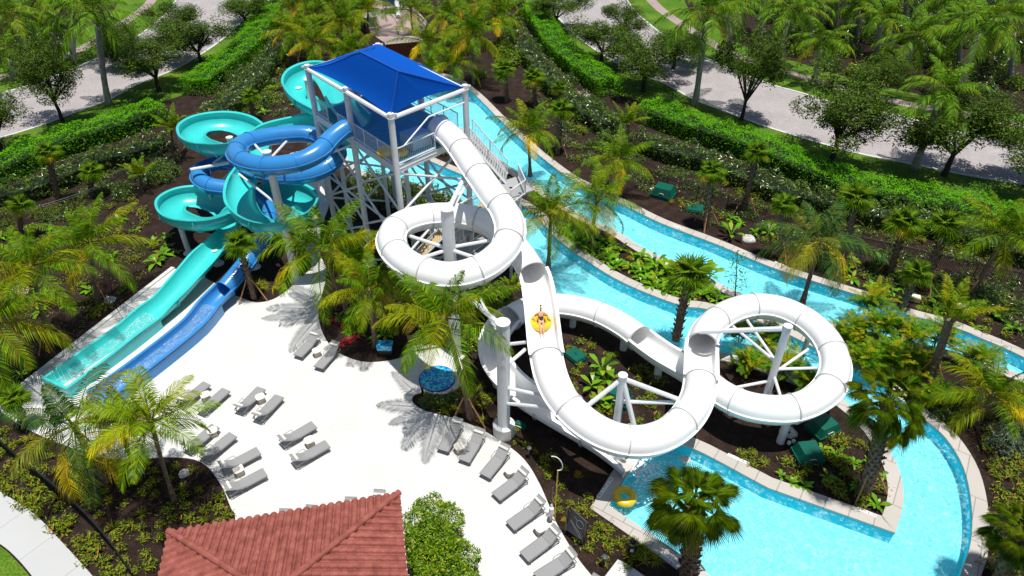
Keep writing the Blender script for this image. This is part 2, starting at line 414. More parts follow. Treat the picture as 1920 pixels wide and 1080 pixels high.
# inner ledge line of the splash pool deck edge (dark drain slot)
slotp = [P(1302, 822), P(1445, 896), P(1652, 980)]
for i in range(2):
    a, b = slotp[i], slotp[i + 1]; d = (b - a).normalized(); nrm = Vector((-d.y, d.x, 0)) * .03
DECK = [(322, 503, 'c'), (165, 625, 'c'), (8, 748, 'c'), (0, 768), (30, 792), (67, 813), (115, 833), (187, 858), (250, 862), (317, 858), (377, 867), (413, 907),
 (433, 953), (442, 977), (442, 1110, 'c'), (1135, 1110, 'c'), (1085, 1050), (1045, 985), (1030, 950), (1010, 905), (985, 865), (950, 835), (900, 805),
 (850, 785), (800, 772), (776, 758), (774, 745), (788, 738), (830, 740), (862, 725), (868, 702), (864, 680), (848, 660), (810, 648), (775, 650), (757, 668), (735, 676), (690, 680), (655, 672), (625, 655), (605, 625), (597, 590), (602, 560), (612, 510), (600, 440),
 (618, 380), (618, 320), (604, 288), (545, 288), (505, 330), (520, 400), (560, 450), (585, 495), (560, 525), (535, 548), (510, 563), (480, 568),
 (455, 560), (437, 553, 'c'), (400, 530, 'c'), (385, 522, 'c')]
dk = curve_px(DECK, 4, True)
if area2(dk) < 0: dk.reverse()
sheet('pool_deck', dk, .05, M['deck'], thick=.05)
sheet('pool_deck', [P(1120, 1100), P(1158, 1050), P(1175, 1058), P(1250, 1110)], .05, M['deck'], thick=.05)
c0 = [P(322, 503), P(165, 625), P(8, 748)]
band('deck_curb', c0, offset(c0, -.32, False), 0, .16, M['concrete'], closed=False)
# pale beige strip between the two run-outs
sheet('runout_strip', [P(390, 527), P(405, 533), P(135, 745), P(112, 735)], .056, plain('beige_strip', (.60, .55, .47), .85, noise=.08, nscale=3))
ROAD = [(1000, -60), (1030, 10), (1075, 60), (1120, 95), (1180, 130), (1250, 158), (1300, 185), (1370, 212), (1440, 238), (1520, 262), (1600, 285),
        (1700, 305), (1800, 325), (1920, 345), (2080, 372, 'c'), (2080, 302, 'c'), (1920, 270), (1800, 250), (1700, 222), (1620, 205), (1560, 193), (1500, 175),
        (1440, 158), (1380, 135), (1340, 118), (1290, 95), (1255, 75), (1215, 45), (1180, 10), (1140, -60, 'c')]
ROAD[0] = (1000, -60, 'c')
LAWN = [(960, -110, 'c'), (985, 30), (1050, 105), (1140, 168), (1250, 205), (1350, 242), (1440, 268), (1600, 322), (1750, 360), (1920, 400), (2150, 425, 'c'), (2150, 235, 'c'), (1900, 212), (1700, 172), (1600, 148), (1480, 112), (1400, 88), (1340, 50), (1290, 15), (1240, -110, 'c')]
PATH = [(1190, -40), (1225, 5), (1262, 35), (1310, 65), (1350, 90), (1400, 112), (1463, 132), (1515, 147), (1600, 172), (1700, 195), (1800, 212), (1900, 232), (2060, 262)]
for k, fn in enumerate((lambda q: q, mx)):
    sheet('lawn', curve_px(fn(LAWN), 4, True), .006, M['lawn'])
    rd = curve_px(fn(ROAD), 4, True); sheet('road', rd, .014, M['road'])
    if area2(rd) < 0: rd.reverse()
    band('road_edging', offset(rd, -.0), offset(rd, .28), 0, .07, M['concrete'])
    pc = curve_px(fn(PATH), 4)
    a, b = offset(pc, .8, False), offset(pc, -.8, False)
    band('path', a, b, .0, .02, M['path'], closed=False)
# concrete walk and lawn in the near left corner
WK = [(-60, 885), (0, 922), (60, 960), (110, 1010), (178, 1085), (230, 1150, 'c'), (110, 1150, 'c'), (60, 1080), (30, 1045), (0, 1020), (-60, 985, 'c')]
WK[0] = (-60, 885, 'c')
sheet('path', curve_px(WK, 4, True), .03, M['walk'], thick=.03)
sheet('lawn', curve_px([(-60, 989, 'c'), (0, 1024), (28, 1049), (58, 1084), (106, 1155, 'c'), (-60, 1155, 'c')], 4, True), .012, M['lawn'])
# pinkish play area ground far behind
sheet('play_area_paving', [P(690, 60), P(745, 95), P(790, 88), P(800, 40), P(770, 5), P(700, 0)], .02, M['path'])
# ------------------------------------------------------------------ slides
def spline_px(ctrl, n=10):
    pts = [P(*c) for c in ctrl]; return crom(pts, n)
def frames(pts, bank=0.0):
    fr = []; N = len(pts)
    for i in range(N):
        a, b = pts[max(i - 1, 0)], pts[min(i + 1, N - 1)]
        t = (b - a).normalized(); s = t.cross(Vector((0, 0, 1))).normalized(); u = s.cross(t)
        fr.append([pts[i], t, s, u])
    if bank:
        ks = []
        for i in range(N):
            i0, i1 = max(i - 3, 0), min(i + 3, N - 1)
            t0, t1 = fr[i0][1], fr[i1][1]; L = max((pts[i1] - pts[i0]).length, .01)
            ks.append((t0.x * t1.y - t0.y * t1.x) / L)      # + = left turn
        for i in range(N):
            k = sum(ks[max(0, i - 4):i + 5]) / len(ks[max(0, i - 4):i + 5])
            an = max(-.42, min(.42, k * bank)); p, t, s, u = fr[i]
            # left turn -> outer side is +s (right): lift it
            s2 = s * math.cos(an) + u * math.sin(an); u2 = u * math.cos(an) - s * math.sin(an); fr[i] = [p, t, s2, u2]
    return fr
def sweep(mb, fr, prof, closed=True, caps=True):
    n = len(prof); vs = []
    for p, t, s, u in fr: vs += [p + s * x + u * y for x, y in prof]
    fs = []
    for i in range(len(fr) - 1):
        for k in range(n if closed else n - 1):
            a, b = i * n + k, i * n + (k + 1) % n
            fs.append((a, b, b + n, a + n))
    if caps and closed:
        fs.append(tuple(reversed(range(n)))); o = (len(fr) - 1) * n; fs.append(tuple(range(o, o + n)))
    mb.add(vs, fs)
def circ(r, n=28, a0=0, a1=2 * PI): return [(r * math.cos(a0 + (a1 - a0) * k / n), r * math.sin(a0 + (a1 - a0) * k / n)) for k in range(n)]
def tube_section(mb, fr, r):
    n = 28; o = len(mb.v)
    for rr, flip in ((r, 0), (r - .035, 1)):
        sweep(mb, fr, circ(rr, n) if not flip else list(reversed(circ(rr, n))), caps=False)
    for e in (0, len(fr) - 1):
        p, t, s, u = fr[e]
        vs = [p + s * x + u * y for x, y in circ(r + .0, n)] + [p + s * x + u * y for x, y in circ(r - .035, n)]
        mb.add(vs, [(k, (k + 1) % n, n + (k + 1) % n, n + k) for k in range(n)])
def seam(mb, fr, r):
    for sg in (-1, 1):
        x0, x1 = sg * (r - .02), sg * (r + .085)
        sweep(mb, fr, [(x0, -.035), (x1, -.035), (x1, .035), (x0, .035)] if sg > 0 else [(x0, .035), (x1, .035), (x1, -.035), (x0, -.035)])
def open_prof(a, depth, wall, th=.05, lip=.14, n=16):
    outer = [(-a * math.cos(PI * k / n), -depth * math.sin(PI * k / n)) for k in range(n + 1)]
    inner = [(-(a - th) * math.cos(PI * k / n), -(depth - th) * math.sin(PI * k / n)) for k in range(n + 1)]
    pr = [(-a - lip, wall), (-a - lip, wall - .06), (-a, wall - .06)] + outer + [(a, wall - .06), (a + lip, wall - .06), (a + lip, wall)]
    pr += [(a - th, wall)] + list(reversed(inner)) + [(-(a - th), wall)]
    return pr
def ring_flange(mb, f, r, wd=.10, t_=.05):
    p, t, s, u = f; n = 28
    for q in (-1,):
        vs = []
        for off, rr in ((-t_, r - .01), (-t_, r + wd), (t_, r + wd), (t_, r - .01)):
            vs += [p + t * off + s * x + u * y for x, y in circ(rr, n)]
        fs = []
        for j in range(4):
            for k in range(n): fs.append((j * n + k, j * n + (k + 1) % n, ((j + 1) % 4) * n + (k + 1) % n, ((j + 1) % 4) * n + k))
        mb.add(vs, fs)
def u_flange(mb, f, a, depth, wall):
    p, t, s, u = f; n = 16
    o = [(-a * math.cos(PI * k / n), -depth * math.sin(PI * k / n)) for k in range(n + 1)]
    out = [(-(a + .09), wall)] + [(x * (a + .09) / a, y * (depth + .09) / depth) for x, y in o] + [(a + .09, wall)]
    inn = [(-a + .0, wall)] + o + [(a, wall)]
    m = len(out); vs = []
    for off, l in ((-.04, inn), (-.04, out), (.04, out), (.04, inn)): vs += [p + t * off + s * x + u * y for x, y in l]
    fs = []
    for j in range(4):
        for k in range(m - 1): fs.append((j * m + k, j * m + k + 1, ((j + 1) % 4) * m + k + 1, ((j + 1) % 4) * m + k))
    mb.add(vs, fs)
NS = 10
def make_slide(w, ctrl, kinds, r, mat, matopen, joint_step=2.6, bank=0.0, a=None, depth=None, wall=.35, jm=None):
    """kinds: list of ('tube'|'open', first ctrl index, last ctrl index)"""
    pts = spline_px(ctrl, NS); fr = frames(pts, bank); jm = jm or mat
    for kd, i0, i1 in kinds:
        s = fr[int(round(i0 * NS)):int(round(i1 * NS)) + 1]
        if kd == 'tube':
            mb = MB(); tube_section(mb, s, r); seam(mb, s, r)
            ob = w.part('tube_section', mb, mat, True)
        else:
            mb = MB(); sweep(mb, s, open_prof(a or r, depth or r, wall)); ob = w.part('open_flume', mb, matopen, True)
        ob.data.shade_smooth()
        try: ob.data.set_sharp_from_angle(angle=R(35))
        except Exception: pass
        # joints
        L = 0; nxt = 0.0; last = None
        tot = sum((s[k + 1][0] - s[k][0]).length for k in range(len(s) - 1)); cnt = max(1, round(tot / joint_step)); st = tot / cnt; j = 0
        for k in range(len(s)):
            if k: L += (s[k][0] - s[k - 1][0]).length
            if L >= j * st - .12 or k == len(s) - 1:
                if last is not None and L - last < st * .5: continue
                last = L; j += 1
                mb = MB()
                if kd == 'tube': ring_flange(mb, s[k], r, .055, .03)
                else: u_flange(mb, s[k], a or r, depth or r, wall - .07)
                w.part('joint_flange', mb, jm)
    return pts, fr
# --- white tube slide
WC = [(800, 222, 11.3), (822, 238, 11.2), (855, 268, 10.9), (890, 318, 10.5), (923, 365, 10.1), (948, 400, 9.7), (957, 435, 9.4), (942, 472, 9.1), (900, 505, 8.8),
      (845, 519, 8.6), (790, 508, 8.4), (750, 483, 8.2), (733, 452, 8.05), (746, 425, 7.9), (790, 408, 7.7), (845, 404, 7.5), (900, 413, 7.3), (940, 436, 7.1),
      (970, 468, 6.9), (992, 500, 6.65), (1005, 530, 6.4), (1013, 575, 6.0), (1018, 618, 5.7), (1023, 660, 5.4), (1033, 705, 5.1), (1052, 745, 4.85), (1085, 783, 4.6),
      (1125, 811, 4.4), (1168, 826, 4.2), (1212, 827, 4.1), (1255, 811, 4.0), (1288, 782, 3.95), (1307, 748, 3.9), (1313, 715, 3.85), (1314, 682, 3.8), (1315, 652, 3.75),
      (1324, 622, 3.65), (1348, 597, 3.55), (1383, 580, 3.45), (1425, 574, 3.4), (1470, 582, 3.3), (1517, 606, 3.2), (1552, 642, 3.1), (1567, 684, 3.0), (1556, 724, 2.9),
      (1522, 753, 2.8), (1477, 768, 2.7), (1430, 767, 2.55), (1388, 757, 2.4), (1350, 737, 2.2), (1318, 712, 2.05), (1280, 688, 1.95), (1245, 668, 1.9), (1212, 645, 1.85),
      (1176, 617, 1.8), (1130, 592, 1.75), (1080, 577, 1.7), (1030, 573, 1.65), (980, 583, 1.6), (945, 607, 1.55), (926, 643, 1.5), (930, 680, 1.45), (951, 711, 1.4),
      (984, 740, 1.3), (1025, 766, 1.2), (1070, 792, 1.1), (1115, 818, 1.0), (1152, 843, .85), (1186, 870, .68)]
wp0 = P(845, 465, 0)
ws = W('tube_slide', wp0, 'long winding white tube slide with two round loops, ending in the turquoise splash pool', 'water slide')
RW = .80
wpts, wfr = make_slide(ws, WC, [('tube', 1.0, 19.4), ('open', 19.4, 23.2), ('tube', 23.2, 33), ('open', 33, 35.2), ('tube', 35.2, 50.4), ('open', 50.4, 53.4),
    ('tube', 53.4, 58.6), ('open', 58.6, 68)], RW, M['white'], M['white'], 3.0, 0, RW, RW, .30, plain('joint_grey', (.50, .50, .50), .5))
def pole(w, x, y, z1, r, name='support_post', z0=0, mat=None, n=16, cap=True):
    mb = MB(); mb.path([(x, y, z0), (x, y, z1)], r, n)
    if cap: mb.path([(x, y, z1), (x, y, z1 + .05)], r + .04, n); mb.path([(x, y, z0), (x, y, z0 + .06)], r + .22, n)
    return w.part(name, mb, mat or M['white_steel'], False)
def arm(w, a, b, r=.11, name='support_arm', mat=None):
    mb = MB(); mb.path([a, b], r, 8); return w.part(name, mb, mat or M['white_steel'])
def rod_end(p, fr, r):
    """nearest point of the slide wall to p, a little below the centre line"""
    f = min(fr, key=lambda q: (q[0] - p).length); q = f[0] + Vector((0, 0, -r * .55))
    return q
# pole beside the deck on its white footing
b = P(945, 812); pa = Vector((b.x, b.y, 0))
mb = MB(); mb.path([(b.x, b.y, -.1), (b.x, b.y, .75)], .62, 28)
for k in range(10):
    an = 2 * PI * k / 10; mb.path([(b.x + .45 * math.cos(an), b.y + .45 * math.sin(an), .75), (b.x + .45 * math.cos(an), b.y + .45 * math.sin(an), .9)], .025, 6)
ws.part('concrete_footing', mb, M['concrete'])
top = over(pa, 945, 605); pole(ws, b.x, b.y, top.z, .34, z0=.7)
arm(ws, (b.x, b.y, top.z - .3), P(868, 548, 7.7), .13); arm(ws, (b.x, b.y, top.z - 1.3), P(900, 560, 7.4), .09)
for z_, q in ((.82, (985, 642, 5.2)), (.62, (985, 655, 5.1)), (.45, (1030, 745, 4.4)), (.30, (1030, 765, 4.3))):
    arm(ws, (b.x, b.y, top.z * z_), P(*q), .10)
# centre pole of the high loop
q = P(843, 470, 8.0); pb = Vector((q.x, q.y, 0)); tz = over(pb, 836, 392).z
pole(ws, q.x, q.y, tz, .36)
for c in ((772, 490, 7.6), (935, 448, 7.6), (940, 500, 8.2), (760, 440, 7.4)):
    arm(ws, (q.x, q.y, 8.0 + .1 * (c[0] % 3)), P(*c), .11)
arm(ws, (q.x, q.y, tz - .2), P(872, 330, 9.8), .14); arm(ws, (q.x, q.y, tz - .6), P(880, 335, 9.6), .08)
# A-frame in the big low curve
q = P(1168, 704, 6.2); pole(ws, q.x, q.y, 6.2, .2)
e = P(1187, 790, 4.0); arm(ws, (q.x, q.y, 6.0), (e.x + .3, e.y + .4, 2.8), .13)
arm(ws, (q.x, q.y, 6.0), P(1280, 752, 3.7), .13); arm(ws, (q.x, q.y, 4.4), P(1275, 755, 3.6), .11); arm(ws, (q.x, q.y, 6.0), P(1090, 770, 4.2), .12)
arm(ws, (q.x, q.y, 2.0), P(1192, 800, 3.6), .10)
# centre pole of the right loop
bs = P(1425, 780); bs = Vector((bs.x, bs.y, 0)); t2 = over(bs, 1461, 612); pole(ws, bs.x, bs.y, t2.z, .2)
arm(ws, (bs.x, bs.y, t2.z - .15), P(1312, 622, 4.7), .14)
for z_, c in ((.62, (1360, 600, 3.2)), (.62, (1390, 585, 3.0)), (.55, (1535, 690, 2.7)), (.5, (1515, 655, 2.9)), (.42, (1372, 728, 2.2)), (.25, (1380, 745, 2.2)), (.5, (1466, 752, 2.4)), (.3, (1462, 755, 2.4))):
    arm(ws, (bs.x, bs.y, t2.z * z_), P(*c), .085)
for c, r_ in (((1172, 628, 1.2), .24), ((1237, 680, 1.2), .24), ((1075, 590, 1.0), .22), ((945, 690, .55), .2), ((1480, 780, 2.1), .22), ((1560, 700, 2.3), .22), ((1005, 750, .4), .2), ((1090, 802, .25), .2)):
    q = P(*c); mb = MB(); mb.path([(q.x, q.y, 0), (q.x, q.y, c[2])], r_, 14); ws.part('support_post', mb, M['white_steel'])
for c in ((1390, 572, 2.6), (1520, 620, 2.6), (1005, 600, 5.0)):
    q = P(*c); mb = MB(); mb.path([(q.x, q.y, 0), (q.x, q.y, c[2])], .16, 14); ws.part('support_post', mb, M['white_steel'])
# --- turquoise open slide
TC = [(668, 222, 11.0), (645, 196, 10.9), (628, 165, 10.7), (612, 142, 10.5), (588, 133, 10.3), (562, 143, 10.1), (553, 163, 9.9), (570, 184, 9.6), (602, 202, 9.3), (645, 218, 9.0),
      (676, 240, 8.7), (668, 258, 8.45), (632, 250, 8.2), (590, 234, 8.0), (545, 238, 7.75), (500, 250, 7.5), (455, 266, 7.3), (408, 272, 7.1), (370, 264, 6.9),
      (358, 247, 6.75), (378, 233, 6.6), (420, 228, 6.4), (458, 236, 6.2), (482, 256, 6.0), (486, 284, 5.8), (470, 312, 5.6), (453, 342, 5.4), (449, 374, 5.2), (464, 401, 5.0),
      (495, 416, 4.8), (532, 415, 4.6), (564, 400, 4.45), (574, 379, 4.3), (552, 364, 4.15), (515, 362, 4.0), (478, 374, 3.8), (440, 394, 3.6), (398, 411, 3.45), (355, 412, 3.3),
      (325, 400, 3.15), (320, 383, 3.0), (342, 371, 2.85), (378, 370, 2.7), (412, 381, 2.55), (432, 400, 2.4), (430, 424, 2.2), (410, 452, 1.95), (380, 484, 1.65),
      (345, 524, 1.3), (312, 560, 1.0), (277, 590, .85), (231, 627, .8), (166, 675, .75), (104, 721, .7)]
ts = W('spiral_slide', P(450, 400, 0), 'turquoise open spiral slide with stacked bowl curves and a long water-filled run-out', 'water slide')
tpts, tfr = make_slide(ts, TC, [('open', 0, 46.2), ('open', 46.2, len(TC) - 1)], .95, M['turq'], M['turq'], 3.0, 1.6, .95, .80, .12)
# --- blue tube slide
BC = [(660, 236, 11.0), (640, 246, 10.8), (618, 264, 10.5), (594, 288, 10.2), (555, 305, 9.9), (505, 311, 9.6), (462, 304, 9.35), (443, 288, 9.15), (455, 270, 8.95), (490, 259, 8.7),
      (535, 252, 8.5), (580, 252, 8.2), (618, 266, 7.8), (632, 292, 7.3), (604, 318, 6.8), (560, 330, 6.3), (510, 328, 5.8), (462, 314, 5.4), (420, 303, 5.1), (387, 312, 4.8),
      (373, 330, 4.6), (391, 347, 4.35), (432, 354, 4.1), (474, 362, 3.8), (503, 385, 3.4), (505, 415, 3.0), (490, 448, 2.5), (468, 484, 2.0), (444, 515, 1.5),
      (422, 541, 1.1), (396, 568, .85), (360, 611, .75), (277, 678, .7), (184, 747, .65)]
bs_ = W('spiral_slide', P(520, 380, 0), 'blue spiral slide of closed tube coils opening into a flat run-out on the deck', 'water slide')
bpts, bfr = make_slide(bs_, BC, [('tube', .3, 18), ('open', 18, 19.6), ('tube', 19.6, 29), ('open', 29, len(BC) - 1)], .62, M['blue'], M['blue'], 2.2, .0, .72, .6, .2)
# run-out water
def runout_water(fr, a, name, lvl, label, cat='water'):
    mb = MB(); vs = []
    for p, t, s, u in fr: vs += [Vector((p.x, p.y, 0)) - s * a + Vector((0, 0, p.z - lvl)), Vector((p.x, p.y, 0)) + s * a + Vector((0, 0, p.z - lvl))]
    mb.add(vs, [(2 * i, 2 * i + 1, 2 * i + 3, 2 * i + 2) for i in range(len(fr) - 1)])
    tag(mb.build(name, M['thinwater']), kind='structure')
runout_water(tfr[int(49.8 * NS):int(52.9 * NS)], .80, 'water', .36, '')
runout_water(bfr[int(30.0 * NS):int(32.9 * NS)], .62, 'water', .20, '')
# end walls of the run-outs and low plinths under them
for wv, fr, a, mt, k0 in ((ts, tfr, .95, M['turq'], 50), (bs_, bfr, .72, M['blue'], 30)):
    p, t, s, u = fr[-1]; mb = MB(); rot = Matrix(((t.x, s.x, 0), (t.y, s.y, 0), (0, 0, 1)))
    mb.box((p.x, p.y, .42), (.16, 2 * a + .3, .86), rot); wv.part('end_wall', mb, mt)
    seg = fr[k0 * NS::3] ; mb = MB()
    for sg in (-1, 1):
        vs = []
        for q, t, s, u in seg:
            x0, x1 = sg * (a + .02), sg * (a + .1)
            vs += [Vector((q.x + s.x * x0, q.y + s.y * x0, 0)), Vector((q.x + s.x * x0, q.y + s.y * x0, q.z + .04)), Vector((q.x + s.x * x1, q.y + s.y * x1, q.z + .04)), Vector((q.x + s.x * x1, q.y + s.y * x1, 0))]
        mb.add(vs, [(4 * i + k, 4 * i + (k + 1) % 4, 4 * i + 4 + (k + 1) % 4, 4 * i + 4 + k) for i in range(len(seg) - 1) for k in range(4)])
    wv.part('side_panel', mb, mt)
for wv, lst in ((ts, (((430, 258, 7.6), .22), ((338, 425, 2.4), .2), ((560, 165, 9.3), .2), ((575, 150, 10.6), .2), ((402, 470, 1.2), .2))), (bs_, (((500, 285, 10.2), .26), ((385, 335, 4.0), .14), ((418, 548, .5), .2), ((470, 470, 1.5), .2)))):
    for c, r_ in lst:
        q = P(*c); pole(wv, q.x, q.y, c[2], r_)
q = P(500, 285, 10.2)
for c in ((540, 262, 8.1), (455, 300, 9.0), (560, 300, 9.5), (470, 262, 8.5), (438, 318, 5.0)): arm(bs_, (q.x, q.y, 9.6 if c[2] > 8 else 6.2), P(*c), .09)
arm(bs_, P(358, 318, 5.6), P(430, 305, 5.8), .13); arm(bs_, P(400, 306, 5.6), P(425, 286, 6.0), .09); arm(bs_, P(419, 335, 3.8), P(437, 315, 4.8), .07)
q = P(430, 258, 7.6)
for c in ((400, 265, 6.4), (470, 250, 6.0)): arm(ts, (q.x, q.y, 6.6), P(*c), .09)
# ------------------------------------------------------------------ slide tower
ZB, ZD = 13.4, 10.3
Fp = P(733, 222, ZB); Lp = P(577, 130, ZB); Rp = P(872, 168, ZB); Bp = Lp + Rp - Fp
def TP(a, b, z):  # a along F->L (0..1), b along F->R (0..1)
    q = Fp + (Lp - Fp) * a + (Rp - Fp) * b; return Vector((q.x, q.y, z))
tw = W('slide_tower', TP(.5, .5, 0), 'tall white steel slide tower with a railed platform under the blue canopy', 'tower')
cols = [(0, 0), (.5, 0), (1, 0), (0, 1), (.5, 1), (1, 1), (.88, .12), (.3, .45), (.75, .6)]
for i, (a, b_) in enumerate(cols):
    q = TP(a, b_, 0); full = i < 6
    pole(tw, q.x, q.y, ZB if full else ZD - .3, .20 if full else .16, 'column')
def bar(a, b, r=.09, nm='beam'): return arm(tw, a, b, r, nm)
for (a0, b0), (a1, b1) in (((0, 0), (.5, 0)), ((.5, 0), (1, 0)), ((0, 0), (0, 1)), ((0, 1), (.5, 1)), ((.5, 1), (1, 1)), ((1, 0), (1, 1))):
    bar(TP(a0, b0, ZB), TP(a1, b1, ZB), .15)
    bar(TP(a0, b0, ZD - .25), TP(a1, b1, ZD - .25), .12)
    bar(TP(a0, b0, 5.4), TP(a1, b1, 5.4), .08)
    for z0, z1 in ((.4, 3.4), (3.6, 6.7), (6.9, 9.8)):
        bar(TP(a0, b0, z0), TP(a1, b1, z1), .085, 'brace'); bar(TP(a0, b0, z1), TP(a1, b1, z0), .085, 'brace')
# deck: slab of planks
mb = MB(); n = 26
for k in range(n):
    a0, a1 = k / n + .004, (k + 1) / n - .0015
    mb.prism([TP(a0, 0.01, 0), TP(a0, .99, 0), TP(a1, .99, 0), TP(a1, .01, 0)][::-1], ZD - .12, ZD)
tw.part('platform', mb, plain('blue_grey_platform', (.08, .36, .46), .7, noise=.1, nscale=2))
mb = MB()
for (a0, b0), (a1, b1) in (((0, 0), (1, 0)), ((0, 0), (0, 1)), ((0, 1), (1, 1)), ((1, 0), (1, 1))):
    p, q = TP(a0, b0, ZD - .25), TP(a1, b1, ZD - .25); d = (q - p).normalized(); s = Vector((d.y, -d.x, 0)) * .1
    mb.prism([p - s - d * .1, q - s + d * .1, q + s + d * .1, p + s - d * .1], ZD - .5, ZD - .04 + .002 * a0 + .001 * b1)
tw.part('platform_edge', mb, M['white_steel'])
def railing(w, pts, h=1.15, sp=.14, rails=(1.0, .12), r=.035, posts=True, matl=None):
    mb = MB(); mp = MB()
    for i in range(len(pts) - 1):
        a, b = Vector(pts[i]), Vector(pts[i + 1]); L = (b - a).length; m = max(2, int(L / sp))
        for f_ in rails: mb.path([a + Vector((0, 0, h * f_)), b + Vector((0, 0, h * f_))], r, 6)
        for k in range(m + 1):
            q = a.lerp(b, k / m); mp.path([q + Vector((0, 0, .12)), q + Vector((0, 0, h))], .011, 4, False)
        k = max(1, int(L / 1.6))
        for j in range(k + 1):
            q = a.lerp(b, j / k); mb.path([q, q + Vector((0, 0, h + .02))], r, 6)
    w.part('handrail', mb, M['white_steel'] if matl is None else matl); w.part('baluster_panel', mp, M['white_steel'] if matl is None else matl)
railing(tw, [TP(.02, -.01, ZD), TP(.66, -.01, ZD)]); railing(tw, [TP(.80, -.01, ZD), TP(1.0, -.01, ZD)])
railing(tw, [TP(-.01, .02, ZD), TP(-.01, .52, ZD)]); railing(tw, [TP(.1, 1.01, ZD), TP(1, 1.01, ZD)])
railing(tw, [TP(1.01, .5, ZD), TP(1.01, 1.0, ZD)])
# raised guard rail in front of the white slide's mouth
for a_, b_ in (((-.02, .10), (-.02, .95)),):
    bar(TP(a_[0], a_[1], ZD + 1.2), TP(b_[0], .45, ZD + 2.4), .05, 'guard_rail'); bar(TP(a_[0], .45, ZD + 2.4), TP(b_[0], b_[1], ZD + 2.4), .05, 'guard_rail')
# entry tubs of the slides and the inner light panels
mb = MB(); mb.box(TP(.12, .42, ZD + .5), (1.5, 1.3, .9), Matrix.Rotation(R(45), 3, 'Z')); mb.box(TP(.12, .42, ZD + .75), (1.3, 1.1, .5), Matrix.Rotation(R(45), 3, 'Z'))
tw.part('entry_tub', mb, plain('pale_blue_tub', (.35, .55, .68), .4))
# stairs on the right side
def flight(w, a, b, wd, n, nosing=True):
    a, b = Vector(a), Vector(b); d = Vector((b.x - a.x, b.y - a.y, 0)).normalized(); s = Vector((d.y, -d.x, 0)); tr = MB(); ns = MB(); st = MB()
    rot = Matrix(((d.x, s.x, 0), (d.y, s.y, 0), (0, 0, 1))); step = (b - a) / n
    for k in range(n):
        q = a + step * (k + .5); tr.box(q, (step.xy.length * .92, wd, .05), rot); ns.box(q + Vector((0, 0, .003)) + d * (step.xy.length * .40), (.07, wd + .01, .056), rot)
    for sg in (-1, 1): st.path([a + s * sg * (wd / 2 + .05), b + s * sg * (wd / 2 + .05)], .10, 4)
    w.part('stair_treads', tr, M['grate']); (w.part('stair_nosing', ns, M['orange_nosing']) if nosing else None); w.part('stringer', st, M['white_steel'])
    for sg in (-1, 1): railing(w, [a + s * sg * (wd / 2 + .05), b + s * sg * (wd / 2 + .05)], 1.05, .16)
stw = W('stair_tower', P(920, 420, 0), 'white steel switchback staircase with grey treads and yellow nosings behind the white slide', 'staircase')
l1 = P(905, 262, ZD); l2 = P(962, 352, 7.4); l3 = P(865, 415, 7.2); l4 = P(800, 470, 3.6)
def slab(w, c, sx, sy, ang, z):
    mb = MB(); mb.box((c.x, c.y, z - .05), (sx, sy, .1), Matrix.Rotation(ang, 3, 'Z')); w.part('landing', mb, M['grate'])
a_ = TP(-.06, .98, ZD); d0 = (P(950, 335, 7.4) - a_)
flight(stw, a_, P(950, 335, 7.4), 1.3, 16, False); slab(stw, P(958, 352, 7.4), 2.2, 2.2, .6, 7.4)
railing(stw, [P(972, 335, 7.4), P(985, 365, 7.4), P(958, 385, 7.4)], 1.1, .14)
flight(stw, P(930, 372, 7.3), P(862, 412, 4.9), 1.3, 14); slab(stw, P(850, 425, 4.8), 2.0, 2.6, .5, 4.8)
flight(stw, P(835, 432, 4.7), P(778, 488, 2.2), 1.5, 14); slab(stw, P(765, 500, 2.1), 2.2, 2.2, .7, 2.1)
railing(stw, [P(870, 452, 4.8), P(835, 475, 4.8)], 1.1, .14); railing(stw, [P(915, 455, 3), P(880, 480, 3), P(850, 475, 3)], 1.1, .14)
for c in ((958, 352, 7.4), (975, 362, 7.4), (935, 340, 7.4), (850, 425, 4.8), (870, 420, 4.8), (765, 500, 2.1), (905, 470, 3.0)):
    q = P(*c); mb = MB(); mb.path([(q.x, q.y, 0), (q.x, q.y, c[2])], .12, 10); stw.part('stair_post', mb, M['white_steel'])
slab(stw, P(885, 468, 3), 3, 2, .6, 3.0)
# canopy: hipped shade cloth with scalloped edges
E1 = TP(.28, .5, ZB + 1.9); E1 = P(746, 133, ZB + 2.5)
E2 = E1 + (Lp - Fp) * .40 + Vector((0, 0, .0))
cz = .12
cF, cL, cR, cB = [q + Vector((0, 0, cz)) for q in (Fp, Lp, Rp, Bp)]
ctr = TP(.5, .5, ZB)
cn = W('shade_canopy', ctr, 'bright blue hipped shade cloth stretched over the slide tower platform', 'canopy')
def panel(a, b, e, f, sag=.10):
    """edge a-b scalloped toward ridge e-f"""
    mb = MB(); n = 16; m = 8; vs = []
    for i in range(n + 1):
        t = i / n; lo = a.lerp(b, t); hi = e.lerp(f, t); k = 4 * t * (1 - t) * sag
        lo2 = lo.lerp(hi, k)
        for j in range(m + 1):
            q = j / m; p = lo2.lerp(hi, q); p = p + Vector((0, 0, -.35 * math.sin(PI * q) * (1 - q) * 1.0)); vs.append(p)
    mb.add(vs, [(i * (m + 1) + j, (i + 1) * (m + 1) + j, (i + 1) * (m + 1) + j + 1, i * (m + 1) + j + 1) for i in range(n) for j in range(m)])
    cn.part('cloth_panel', mb, M['canopy'], True)
panel(cF, cL, E1, E2, .10); up_ = Vector((0, 0, .18)); panel(cR, cB + up_, E1, E2, -.07); panel(cL, cB + up_, E2, E2 + Vector((.01, 0, 0)), -.05)
md = (cF + cR) / 2; mid = md.lerp(E1, .16)
